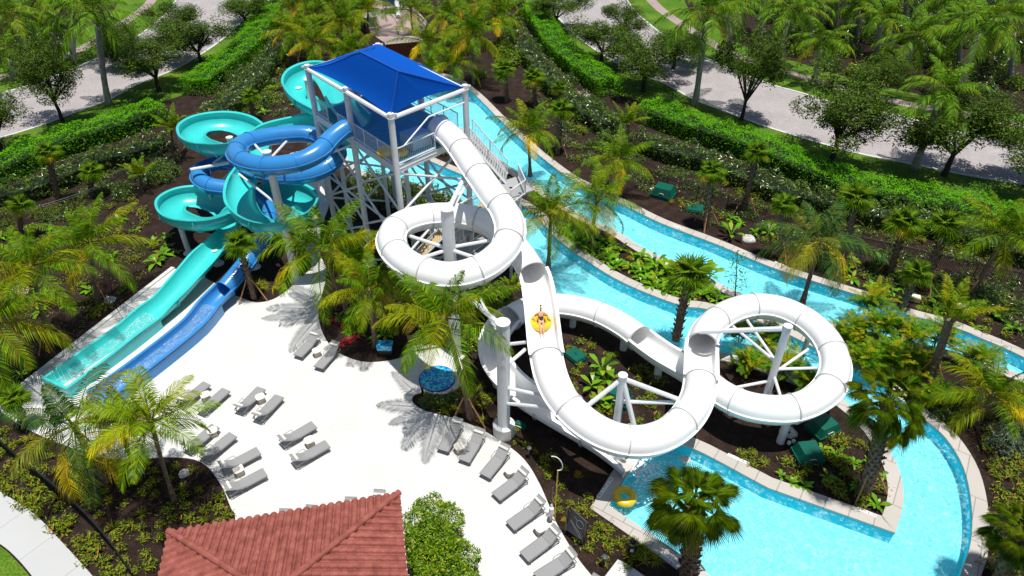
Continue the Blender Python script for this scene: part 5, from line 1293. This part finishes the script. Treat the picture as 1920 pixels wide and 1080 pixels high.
# ------------------------------------------------------------------ fences
def fence(lb, pts, h, lat=1.9):
    c = curve_px(pts, 5); w_ = W('picket_fence', c[0], lb, 'fence'); rl = MB(); pk_ = MB()
    for z in (.12, h - .18, h - .02): rl.path([q + Vector((0, 0, z)) for q in c], .03, 4)
    w_.part('rail', rl, M['black']); acc = 0; nextp = 0; dist = 0
    for i in range(len(c) - 1):
        a, b = c[i], c[i + 1]; L = (b - a).length; k = max(1, int(L / .11))
        for j in range(k): q = a.lerp(b, j / k); pk_.path([q, q + Vector((0, 0, h))], .016, 4, False)
        dist += L
        if dist >= nextp:
            m = MB(); m.path([a, a + Vector((0, 0, h + .06))], .04, 4); w_.part('post', m, M['black']); nextp = dist + 2.2
    w_.part('picket_panel', pk_, M['black'])
fence('black picket fence below the right hedges, running off the right edge', [(1205, 342), (1260, 365), (1320, 382), (1430, 422), (1520, 450), (1607, 474), (1720, 500), (1800, 518), (1925, 548)], 1.5)
fence('black picket fence below the left hedges', [(-40, 440), (60, 422), (130, 402), (200, 375), (270, 332), (340, 293)], 1.5)
fence('curved black picket fence between grey walk and low shrubs', [(-30, 800), (0, 838), (45, 880), (100, 925), (160, 975), (215, 1035), (262, 1100)], 1.5)
# ------------------------------------------------------------------ bollard lights, poles, sign
for (x, y, lb) in ((992, 858, 'black bollard light right of the third and fourth loungers'), (1131, 1062, 'black bollard light near the lower pool corner'), (793, 742, 'black bollard light below the round blue mat'), (1585, 282, 'black bollard light on the verge of the right road')):
    b = P(x, y); w_ = W('bollard_light', b, lb, 'bollard light'); m = MB(); m.path([b, b + Vector((0, 0, .75))], .075, 12); w_.part('post', m, M['black'])
    m = MB(); m.path([b + Vector((0, 0, .75)), b + Vector((0, 0, .82)), b + Vector((0, 0, .86))], [.13, .13, .05], 14); w_.part('cap', m, plainc('dark_grey_cap', (.06, .08, .08)))
# rescue pole with a loop hook
b = P(1040, 978); w_ = W('rescue_pole', b, 'long yellow rescue pole with curved hook standing by the loungers', 'rescue pole'); t_ = over(b, 1046, 882)
m = MB(); m.path([b, t_], .03, 8); w_.part('shaft', m, M['yellow']); m = MB(); hk = [t_ + Vector((x, 0, z)) for x, z in ((0, 0), (.16, .06), (.2, .35), (.08, .72), (-.12, .95), (-.34, 1.0))]; m.path(crom(hk, 4), .025, 6); w_.part('hook', m, M['white_steel'])
b = P(1033, 976); w_ = W('ring_post', b, 'short white post with a hanging rescue bag next to the yellow pole', 'post'); m = MB(); m.path([b, b + Vector((0, 0, 1.3))], .06, 8); w_.part('post', m, M['white_steel']); m = MB(); m.path([b + Vector((0, -.1, .5)), b + Vector((0, -.12, .8)), b + Vector((0, -.1, 1.15))], [.06, .15, .11], 10); w_.part('bag', m, M['concrete'])
m = MB(); m.path([b + Vector((.05, -.05, 0)), b + Vector((.0, .02, 2.6))], .02, 6); w_.part('rod', m, M['grey_metal'])
# map board
b = P(1078, 1012); w_ = W('map_board', b, 'black information board with faint white plan in the narrow bed', 'sign'); sd = Vector((.75, -.66, 0)).normalized(); nn = Vector((-.66, -.75, 0)).normalized()
def bp_(u, z, o=0): return b + sd * u + Vector((0, 0, z)) + nn * o
m = MB()
for u in (-.55, .55): m.path([bp_(u, 0), bp_(u, 1.9)], .06, 4)
w_.part('post', m, M['black'])
m = MB(); vs = [bp_(-.5, .5, .05), bp_(.5, .5, .05), bp_(.5, 1.6, -.25), bp_(-.5, 1.85, -.25), bp_(-.5, .5, .11), bp_(.5, .5, .11), bp_(.5, 1.6, -.19), bp_(-.5, 1.85, -.19)]
m.add(vs, [(0, 1, 2, 3), (4, 7, 6, 5), (0, 4, 5, 1), (1, 5, 6, 2), (2, 6, 7, 3), (3, 7, 4, 0)]); w_.part('panel', m, plainc('charcoal_panel', (.03, .032, .035)))
m = MB()
def on(u, t): return bp_(u, .5 + 1.2 * t, .118 - .30 * t)
for k in range(18):
    a0, a1 = 2 * PI * k / 18, 2 * PI * (k + 1) / 18; m.path([on(.15 + .2 * math.cos(a0), .66 + .17 * math.sin(a0)), on(.15 + .2 * math.cos(a1), .66 + .17 * math.sin(a1))], .012, 4)
for pl in (((-.45, .92), (-.2, .84), (.0, .72)), ((-.42, .62), (-.1, .42), (.2, .30), (.4, .12)), ((-.38, .55), (-.05, .34), (.35, .06))):
    m.path([on(*q) for q in pl], .009, 4)
w_.part('printed_plan', m, plainc('light_grey_ink', (.22, .23, .24)))
# ------------------------------------------------------------------ garden statue
b = P(1182, 1038); w_ = W('garden_statue', b, 'small standing garden figure in black with yellow face near the lower pool corner', 'statue')
m = MB(); m.path([b, b + Vector((0, 0, .35)), b + Vector((0, 0, .62)), b + Vector((0, 0, .74))], [.12, .13, .17, .08], 10)
for s in (-1, 1): m.path([b + Vector((s * .15, 0, .66)), b + Vector((s * .22, -.05, .45)), b + Vector((s * .17, -.16, .36))], [.05, .045, .035], 8)
w_.part('body', m, M['black']); m = MB(); m.box(b + Vector((0, -.15, .5)), (.16, .04, .22)); w_.part('shirt_front', m, M['fascia'])
m = MB(); m.path([b + Vector((0, 0, z)) for z in (.72, .77, .86, .94, .98)], [.05, .11, .125, .10, .03], 12); w_.part('head', m, M['yellow'])
m = MB(); m.path([b + Vector((.02, .02, z)) for z in (.95, .97)], [.18, .18], 14); m.path([b + Vector((.02, .02, z)) for z in (.97, 1.12)], [.11, .10], 14); w_.part('hat', m, M['black'])
# ------------------------------------------------------------------ round blue mat and blue towel box
b = P(820, 712); w_ = W('round_mat', b, 'round blue water-patterned mat on the deck path under the large coconut palm', 'mat')
def mk_blue():
    m, t, bb = newmat('blue_patterned_vinyl'); n = noise_n(t, 3.5, 4, dist=2); r = ramp(t, n.outputs[0], [(.38, (.0, .10, .45)), (.52, (.0, .38, .75)), (.62, (.15, .75, .85))]); t.links.new(r.outputs[0], bb.inputs['Base Color']); bb.inputs['Roughness'].default_value = .4; return m
mbm = mk_blue()
m = MB(); m.path([b + Vector((0, 0, .06)), b + Vector((0, 0, .13)), b + Vector((0, 0, .16))], [1.08, 1.08, 1.0], 36); w_.part('mat', m, mbm)
m = MB(); n = 36; q = []
for k in range(n): a = 2 * PI * k / n; q.append(b + Vector((1.08 * math.cos(a), 1.08 * math.sin(a), .10)))
m.path(q + [q[0]], .05, 6, False); w_.part('rim', m, plainc('dark_blue_rim', (.0, .06, .30)))
b = P(724, 664); w_ = W('towel_box', b, 'bright blue boxy bin half hidden by palm fronds at the bromeliad bed', 'bin'); m = MB(); m.box(b + Vector((0, 0, .4)), (.9, .5, .8)); w_.part('body', m, M['black']); m = MB(); m.box(b + Vector((0, 0, .86)), (.98, .6, .12)); m.box(b + Vector((0, -.29, .72)), (.92, .04, .3)); w_.part('lid', m, mbm)
# ------------------------------------------------------------------ depth markers
def text_mesh(body, size):
    cu = bpy.data.curves.new('glyphs', 'FONT'); cu.body = body; cu.size = size; cu.align_x = 'CENTER'; cu.align_y = 'CENTER'; cu.extrude = .002; cu.space_character = 1.25
    o = bpy.data.objects.new('tmp', cu); COL.objects.link(o); bpy.context.view_layer.update(); me = bpy.data.meshes.new_from_object(o.evaluated_get(bpy.context.evaluated_depsgraph_get())); bpy.data.objects.remove(o); return me
def marker(p0, p1, body, lb, z=.102, wd=.20, flip=False):
    a, b = P(*p0), P(*p1); c = (a + b) / 2; d = (b - a); L = d.length; an = math.atan2(d.y, d.x) + (PI if flip else 0)
    w_ = W('depth_marker', Vector((c.x, c.y, z)), lb, 'depth marker'); m = MB(); rot = Matrix.Rotation(an, 3, 'Z'); m.box((c.x, c.y, z + .006), (L, wd, .012), rot); w_.part('tile', m, M['tile_white'])
    me = text_mesh(body, wd * .95); me.materials.append(M['glyph']); o = link('lettering', me, w_.root); o.location = (0, 0, .0155); o.rotation_euler = (0, 0, an)
    xs = [v.co.x for v in me.vertices]; k = (L * .9) / (max(xs) - min(xs)); o.scale = (min(k, 1.6), 1.15, 1)
marker((1121, 935), (1147, 899), 'NO 3 FT 6 IN', 'white tiled depth marker on the coping left of the floating tube')
marker((1364, 854), (1404, 872), 'NO 3 FT 6 IN', 'white tiled depth marker on the coping behind the splash pool, upper one')
marker((1607, 955), (1642, 970), '3 FT 6 IN', 'white tiled depth marker near the pointed end of the bed')
marker((1240, 1038), (1266, 1056), '3 FT 6 IN', 'white tiled depth marker on the lower pool edge by the big fan palm')
marker((1262, 424), (1282, 432), '3 FT 6 IN', 'white tiled depth marker on the far river bank opposite the flat green lid')
marker((1452, 493), (1472, 501), '3 FT 6 IN', 'white tiled depth marker on the far river bank left of the teal palm')
# ------------------------------------------------------------------ tubes, rider, attendant
def torus(mb, c, Rm, r, nrm=Vector((0, 0, 1)), n=40, k=16, squash=1.0, gore=0):
    x = nrm.orthogonal().normalized(); y = nrm.cross(x); vs = []; fs = []
    for i in range(n):
        a = 2 * PI * i / n; d = x * math.cos(a) + y * math.sin(a); rg = r * (1 - (gore * (i % 5 == 0)))
        for j in range(k):
            b = 2 * PI * j / k; vs.append(c + d * (Rm + rg * math.cos(b)) + nrm * (rg * squash * math.sin(b)))
    for i in range(n):
        for j in range(k): fs.append((i * k + j, ((i + 1) % n) * k + j, ((i + 1) % n) * k + (j + 1) % k, i * k + (j + 1) % k))
    mb.add(vs, fs)
def swim_tube(c, nrm, lb, handles=True, Rm=.40, r=.20):
    w_ = W('swim_tube', c, lb, 'inflatable tube'); m = MB(); torus(m, c, Rm, r, nrm, gore=.05); w_.part('ring', m, M['yellow'], True)
    x = nrm.orthogonal().normalized(); y = nrm.cross(x)
    if handles:
        for s in (-1, 1):
            m = MB(); p = c + Vector((s * Rm, -.02, 0)) + nrm * (r + .01); m.path([p + y * -.12, p + nrm * .05 + y * -.05, p + nrm * .05 + y * .05, p + y * .12], .018, 6); w_.part('handle', m, M['black'])
    m = MB(); m.path([c + x * (Rm + r * .7) + nrm * r * .6, c + x * (Rm + r * .75) + nrm * (r * .75)], .03, 8); w_.part('valve', m, M['black'])
    return w_
swim_tube(P(1171, 931, -.02), Vector((0, 0, 1)), 'yellow inflatable tube floating in the shaded pool corner', False, .43, .21)
swim_tube(TP(.16, .06, ZD + .2), Vector((0, 0, 1)), 'yellow inflatable tube lying on the tower platform behind the front column', False)
swim_tube(TP(.10, .16, ZD + .2) , Vector((.1, 0, 1)).normalized(), 'second yellow inflatable tube on the tower platform, right of the front column', False)
# rider: local frame on the flume
ri = min(range(len(wfr)), key=lambda i: (wfr[i][0] - P(1012, 592, 5.88)).length); rp, rt, rs, ru = wfr[ri]
tc = rp - ru * (RW - .27); swim_tube(tc, ru, 'yellow inflatable tube carrying the rider down the open white flume', True, .42, .20)
dn = rt; rgt = rs     # rider faces downhill; rider's right hand is on -x side seen from above
def RL(x, y, z): return tc + rgt * x + dn * y + ru * z      # y downhill, z up
def body_mesh(name, nodes, edges, loc):
    me = bpy.data.meshes.new(name); keys = list(nodes); me.from_pydata([nodes[k][0] - loc for k in keys], [(keys.index(a), keys.index(b)) for a, b in edges], []); o = bpy.data.objects.new(name, me); COL.objects.link(o)
    sk = o.modifiers.new('skin', 'SKIN'); sk.use_smooth_shade = True; lay = me.skin_vertices[0] if me.skin_vertices else None
    if lay is None:
        bm = bmesh.new(); bm.from_mesh(me); bm.verts.layers.skin.verify(); bm.to_mesh(me); bm.free(); lay = me.skin_vertices[0]
    for i, k in enumerate(keys): lay.data[i].radius = nodes[k][1]; lay.data[i].use_root = (i == 0)
    ss = o.modifiers.new('sub', 'SUBSURF'); ss.levels = 1; ss.render_levels = 1
    o.location = loc; return o
N = {}
def nd(k, p, r, r2=None): N[k] = (p, (r, r2 or r))
E = []
nd('pel', RL(0, -.05, .03), .15, .12); nd('waist', RL(0, -.20, .16), .125, .10); nd('chest', RL(0, -.36, .33), .145, .11); nd('nk0', RL(0, -.45, .45), .06); nd('neck', RL(0, -.48, .50), .05); nd('head', RL(0, -.50, .58), .075, .085); nd('crown', RL(0, -.515, .68), .085, .09); nd('top', RL(0, -.52, .75), .05)
E += [('pel', 'waist'), ('waist', 'chest'), ('chest', 'nk0'), ('nk0', 'neck'), ('neck', 'head'), ('head', 'crown'), ('crown', 'top')]
nd('nose', RL(0, -.405, .64), .012); E.append(('crown', 'nose'))
for s in (-1, 1):
    t = 'l' if s < 0 else 'r'
    nd(t + 'sh', RL(s * .19, -.38, .37), .055); nd(t + 'el', RL(s * .38, -.26, .30), .042); nd(t + 'wr', RL(s * .40, -.03, .25), .028); nd(t + 'pa', RL(s * .405, .04, .245), .034, .018)
    E += [('chest', t + 'sh'), (t + 'sh', t + 'el'), (t + 'el', t + 'wr'), (t + 'wr', t + 'pa')]
    for q in range(4):
        x = s * (.375 + .022 * q); ln = (.075, .088, .082, .065)[q]
        nd('%sf%d' % (t, q), RL(x, .04 + ln * .6, .238), .010); nd('%sg%d' % (t, q), RL(x, .04 + ln * .8, .20), .008); E += [(t + 'pa', '%sf%d' % (t, q)), ('%sf%d' % (t, q), '%sg%d' % (t, q))]
    nd(t + 'th', RL(s * .355, .045, .232), .010); nd(t + 'ti', RL(s * .350, .075, .215), .008); E += [(t + 'wr', t + 'th'), (t + 'th', t + 'ti')]
    nd(t + 'hip', RL(s * .10, .06, .06), .095); nd(t + 'kn', RL(s * .10, .42, .26), .060); nd(t + 'cf', RL(s * .085, .60, .16), .058); nd(t + 'an', RL(s * .07, .84, .03), .034); nd(t + 'he', RL(s * .07, .88, .02), .036); nd(t + 'to', RL(s * .085, .93, .15), .026, .03)
    E += [('pel', t + 'hip'), (t + 'hip', t + 'kn'), (t + 'kn', t + 'cf'), (t + 'cf', t + 'an'), (t + 'an', t + 'he'), (t + 'he', t + 'to')]
pr = empty('person', tc.copy(), 'rider in a black one-piece swimsuit reclining in a yellow tube, feet pointing downhill', 'person')
ob = body_mesh('body', N, E, tc); ob.parent = pr; ob.location = (0, 0, 0); ob.data.materials.append(M['skin'])
def skin_part(nm, nodes, edges, mat):
    o = body_mesh(nm, nodes, edges, tc); o.parent = pr; o.location = (0, 0, 0); o.data.materials.append(mat)
skin_part('swimsuit', {'a': (RL(0, .0, .05), (.165, .135)), 'b': (RL(0, -.20, .165), (.138, .115)), 'c': (RL(0, -.35, .325), (.158, .122)), 'd': (RL(.10, -.42, .40), (.035, .03)), 'e': (RL(-.10, -.42, .40), (.035, .03)), 'f': (RL(.09, .04, .05), (.085, .08)), 'g': (RL(-.09, .04, .05), (.085, .08))},
          [('a', 'b'), ('b', 'c'), ('c', 'd'), ('c', 'e'), ('a', 'f'), ('a', 'g')], M['suit'])
skin_part('hair', {'a': (RL(0, -.56, .70), (.095, .10)), 'b': (RL(0, -.55, .78), (.075, .07)), 'c': (RL(0, -.60, .58), (.06, .06)), 'd': (RL(0, -.62, .66), (.04, .04))}, [('a', 'b'), ('a', 'c'), ('a', 'd')], M['hair'])
m = MB()
for s in (-1, 1): c = RL(s * .034, -.432, .685); m.path([c - rgt * .022, c + rgt * .022], .014, 6)
o = m.mesh('sunglasses', M['black'])
for v in o.vertices: v.co -= tc
link('sunglasses', o, pr)
m = MB(); c = RL(0, -.425, .615); m.path([c - rgt * .022, c + rgt * .022], .007, 6); o = m.mesh('mouth', plainc('lips', (.45, .12, .10)))
for v in o.vertices: v.co -= tc
link('mouth', o, pr)
# attendant on the platform
q0 = TP(.10, .70, ZD); N = {}; E = []
def RG(x, y, z): return q0 + Vector((x, y, z))
nd('pel', RG(0, 0, .95), .13, .1); nd('ch', RG(.05, -.08, 1.3), .15, .11); nd('nk', RG(.08, -.14, 1.48), .055); nd('hd', RG(.09, -.17, 1.6), .085); nd('tp', RG(.09, -.17, 1.7), .06)
E = [('pel', 'ch'), ('ch', 'nk'), ('nk', 'hd'), ('hd', 'tp')]
for s in (-1, 1):
    t = 'l' if s < 0 else 'r'
    nd(t + 'h', RG(s * .1, 0, .88), .09); nd(t + 'k', RG(s * .11, -.03, .48), .065); nd(t + 'a', RG(s * .11, 0, .08), .04); nd(t + 't', RG(s * .12, -.15, .04), .035)
    nd(t + 's', RG(.05 + s * .19, -.08, 1.38), .055); nd(t + 'e', RG(.05 + s * .26, -.16, 1.12), .042); nd(t + 'w', RG(.05 + s * .2, -.36, 1.08), .028); nd(t + 'p', RG(.05 + s * .19, -.43, 1.08), .03, .02)
    E += [('pel', t + 'h'), (t + 'h', t + 'k'), (t + 'k', t + 'a'), (t + 'a', t + 't'), ('ch', t + 's'), (t + 's', t + 'e'), (t + 'e', t + 'w'), (t + 'w', t + 'p')]
    for q in range(4):
        nd('%s%d' % (t, q), RG(.05 + s * (.165 + .017 * q), -.50, 1.07 - .01 * q), .009); nd('%s%dz' % (t, q), RG(.05 + s * (.165 + .017 * q), -.52 - .004 * q, 1.04), .008); E += [(t + 'p', '%s%d' % (t, q)), ('%s%d' % (t, q), '%s%dz' % (t, q))]
    nd(t + 'x', RG(.05 + s * .15, -.45, 1.09), .009); E.append((t + 'w', t + 'x'))
pr = empty('person', q0.copy(), 'attendant in dark clothes standing on the tower platform by the white slide mouth', 'person'); ob = body_mesh('body', N, E, q0); ob.parent = pr; ob.location = (0, 0, 0); ob.data.materials.append(M['skin']); tc = q0
skin_part('shirt', {'a': (RG(.02, -.03, 1.0), (.15, .12)), 'b': (RG(.05, -.08, 1.32), (.17, .13)), 'c': (RG(.26, -.1, 1.34), (.07, .07)), 'd': (RG(-.16, -.1, 1.34), (.07, .07)), 'e': (RG(.3, -.15, 1.2), (.06, .06)), 'f': (RG(-.2, -.15, 1.2), (.06, .06))}, [('a', 'b'), ('b', 'c'), ('b', 'd'), ('c', 'e'), ('d', 'f')], M['suit'])
skin_part('shorts', {'a': (RG(0, 0, .95), (.15, .12)), 'b': (RG(.1, 0, .8), (.105, .105)), 'c': (RG(-.1, 0, .8), (.105, .105)), 'd': (RG(.11, -.02, .55), (.09, .09)), 'e': (RG(-.11, -.02, .55), (.09, .09))}, [('a', 'b'), ('a', 'c'), ('b', 'd'), ('c', 'e')], M['suit'])
skin_part('hair', {'a': (RG(.09, -.13, 1.66), (.095, .095)), 'b': (RG(.09, -.13, 1.74), (.07, .07))}, [('a', 'b')], M['hair'])
# ------------------------------------------------------------------ distant bits
b = P(738, 22); w_ = W('play_tower', b, 'small dark blue play tower with white chute far behind the palms', 'play tower')
for dx in (-1.3, 1.3):
    for dy in (-1.2, 1.2): m = MB(); m.path([b + Vector((dx, dy, 0)), b + Vector((dx, dy, 3.6))], .1, 8); w_.part('post', m, M['white_steel'])
m = MB(); m.box(b + Vector((0, 0, 1.8)), (2.8, 2.6, 1.3)); w_.part('cabin', m, M['bluein']); m = MB(); m.box(b + Vector((0, 0, 2.52)), (3.1, 2.9, .12)); w_.part('band', m, M['turq']); m = MB()
m.add([b + Vector(v) for v in ((-1.6, -1.5, 3.5), (1.6, -1.5, 3.5), (1.6, 1.5, 3.5), (-1.6, 1.5, 3.5), (0, 0, 4.6))], [(0, 1, 4), (1, 2, 4), (2, 3, 4), (3, 0, 4), (3, 2, 1, 0)]); w_.part('roof', m, M['bluein'])
m = MB(); m.path([b + Vector((.8, -1.3, 1.8)), b + Vector((1.1, -2.6, .8)), b + Vector((1.2, -3.6, .3))], .35, 10); w_.part('chute', m, M['concrete'])
for (x, y, sx, sy, h, mt, nm, lb, ct) in ((758, 108, 4.2, 1.6, 2.2, 'red_brown', 'board_shed', 'red-brown boarded shed just behind the top of the blue canopy', 'shed'), (696, 48, 1.6, 1.4, 1.4, 'concrete', 'pump_box', 'grey box with white lid among the palms behind the canopy', 'box'), (40, 14, 9, 4, 3, 'tan', 'tan_building', 'tan building glimpsed between palms at the top left', 'building'), (1478, 8, 8, 4, 3, 'tan', 'tan_building', 'tan building glimpsed between palms at the top right', 'building'), (1655, 8, 9, 4, 3, 'tan', 'tan_building', 'tan building behind the dense right palm grove', 'building')):
    b = P(x, y); w_ = W(nm, b, lb, ct); rot = Matrix.Rotation(-.45 if x > 900 else (.3 if x > 300 else .5), 3, 'Z'); m = MB(); m.box(b + Vector((0, 0, h / 2)), (sx, sy, h), rot); w_.part('wall', m, M[mt])
    m = MB(); vs = [b + rot @ Vector((i * (sx / 2 + .25), j * (sy / 2 + .25), h + .001)) for i, j in ((-1, -1), (1, -1), (1, 1), (-1, 1))] + [b + rot @ Vector((i * sx * .3, 0, h + .45)) for i in (-1, 1)]
    m.add(vs, [(0, 1, 5, 4), (2, 3, 4, 5), (1, 2, 5), (3, 0, 4), (3, 2, 1, 0)]); w_.part('roof', m, M['tan'] if mt == 'tan' else M['concrete'] if mt == 'concrete' else M['path'])
for k, (x, y) in enumerate(((1782, 150), (1796, 158))):
    b = P(x, y); w_ = W('red_chair', b, 'red garden chair beneath the big right palms, ' + ('left one' if k == 0 else 'right one'), 'chair'); rot = Matrix.Rotation(-.5, 3, 'Z')
    m = MB(); m.box(b + Vector((0, 0, .42)), (.6, .55, .06), rot); w_.part('seat', m, M['redpaint']); m = MB(); m.box(b + rot @ Vector((0, .28, .8)), (.6, .06, .7), rot); w_.part('backrest', m, M['redpaint'])
    for i, j in ((-1, -1), (1, -1), (1, 1), (-1, 1)): m = MB(); m.path([b + rot @ Vector((i * .26, j * .24, 0)), b + rot @ Vector((i * .26, j * .24, .39))], .03, 6); w_.part('leg', m, M['redpaint'])
# splash where the white slide meets the pool
mb = MB(); c = P(1203, 878, -.125); d = wfr[-1][1]; s_ = wfr[-1][2]; rr = random.Random(9); vs = []
for k in range(420):
    u, v_ = rr.random() ** 1.3 * 2.6, rr.gauss(0, .45) ; p = c + d * (u - .5) + s_ * v_ * (1 + u * .35); p.z = -.125 + .002 * (k % 5); r_ = rr.uniform(.03, .10) * (1.2 - u * .3)
    mb.add([p + Vector((r_ * math.cos(a) * rr.uniform(.6, 1.3), r_ * math.sin(a) * rr.uniform(.6, 1.3), 0)) for a in (0, 1.2, 2.5, 3.7, 5)], [(0, 1, 2, 3, 4)])
tag(mb.build('splash_foam', M['foam']), 'white foam where the white slide runs into the pool', 'foam', None, 'stuff')

# ------------------------------------------------------------------ ground cover nobody could count
def cover(name, label, polys, n, mat, size, seed):
    rnd = random.Random(seed); mb = MB(); pts = []
    for poly in polys:
        pw = [P(x, y) for x, y in poly]; x0, x1 = min(p.x for p in pw), max(p.x for p in pw); y0, y1 = min(p.y for p in pw), max(p.y for p in pw); k = 0; t = 0
        while k < n and t < n * 8:
            t += 1; q = Vector((rnd.uniform(x0, x1), rnd.uniform(y0, y1), 0))
            nz = math.sin(q.x * 1.3 + 1.7 * math.sin(q.y * .9)) + math.sin(q.y * 1.9 + 1.3 * math.sin(q.x * 1.1)) + rnd.gauss(0, .5)
            if nz < .1 or not inside(q, pw) or any(inside(q, a) for a in avoid): continue
            k += 1
            for _ in range(7): pts.append(q + Vector((rnd.gauss(0, .16), rnd.gauss(0, .16), rnd.uniform(.04, .34))))
    leaf_quads(mb, pts, size, rnd, 1.0, None); tag(mb.build(name, mat), label, 'ground cover', None, 'stuff')
cover('ground_cover', 'patchy low leaves on the banks behind the slides and along the hedges', [[(340, 290), (400, 160), (500, 90), (560, 110), (540, 220), (440, 215)], [(0, 340), (190, 330), (330, 270), (340, 300), (240, 370), (180, 400), (0, 450)],
   [(985, 120), (1040, 120), (1200, 260), (1220, 340), (1160, 345), (1080, 310), (1000, 250)]], 1500, M['clusia'], .11, 41)
cover('ground_cover', 'patchy low leaves around the far river bank and the fence', [[(1200, 300), (1450, 360), (1900, 480), (1925, 640), (1760, 585), (1520, 480), (1340, 425), (1190, 350)]], 2600, M['clusia'], .10, 42)
cover('ground_cover', 'patchy reddish low plants behind slides and fences', [[(380, 200), (500, 100), (560, 130), (520, 220)], [(1000, 130), (1060, 150), (1180, 280), (1120, 320)], [(1330, 345), (1600, 410), (1900, 480), (1900, 510), (1600, 440), (1330, 375)], [(0, 370), (200, 350), (220, 380), (0, 430)], [(0, 460), (300, 400), (310, 480), (180, 600), (40, 700)]], 420, M['lowshrub'], .09, 43)
cover('ground_cover', 'thin green leaves under the high white loop and stair foot', [[(760, 560), (800, 540), (900, 540), (960, 560), (930, 600), (900, 650), (870, 660), (800, 630), (770, 620)], [(640, 420), (700, 430), (750, 470), (740, 540), (640, 560)]], 260, M['clusia'], .11, 44)
for x, y, s_, kd in ((790, 615, 1.0, 'banana'), (815, 600, 1.0, 'lush'), (850, 625, 1.1, 'lush'), (875, 650, 1.0, 'bright'), (780, 580, 1.0, 'bright'), (830, 575, .9, 'bright'), (880, 620, .9, 'lush')):
    plant(kd, x, y, s_, {'banana': 'tall paddle-leaved plant', 'lush': 'leafy plant', 'bright': 'bright bush'}[kd] + ' in the shade of the high white loop behind the large coconut palm', {'banana': None, 'lush': 'leafy plants behind the large coconut palm', 'bright': 'bright bushes behind the large coconut palm'}[kd])

for x, y, s_ in ((700, 345, 1.1), (722, 352, 1.0), (748, 360, 1.1), (775, 368, 1.0), (805, 375, 1.1), (835, 385, 1.1), (865, 400, 1.0), (690, 375, 1.0), (790, 395, 1.0), (730, 385, 1.1), (668, 352, .9), (800, 280, 1.0), (770, 268, .9), (835, 285, 1.0), (870, 300, 1.0), (905, 325, 1.0), (940, 345, .9)):
    plant('big', x, y, s_ * 1.15, 'dark bush on the river edge beneath the slide tower', 'dark bushes beneath the slide tower')
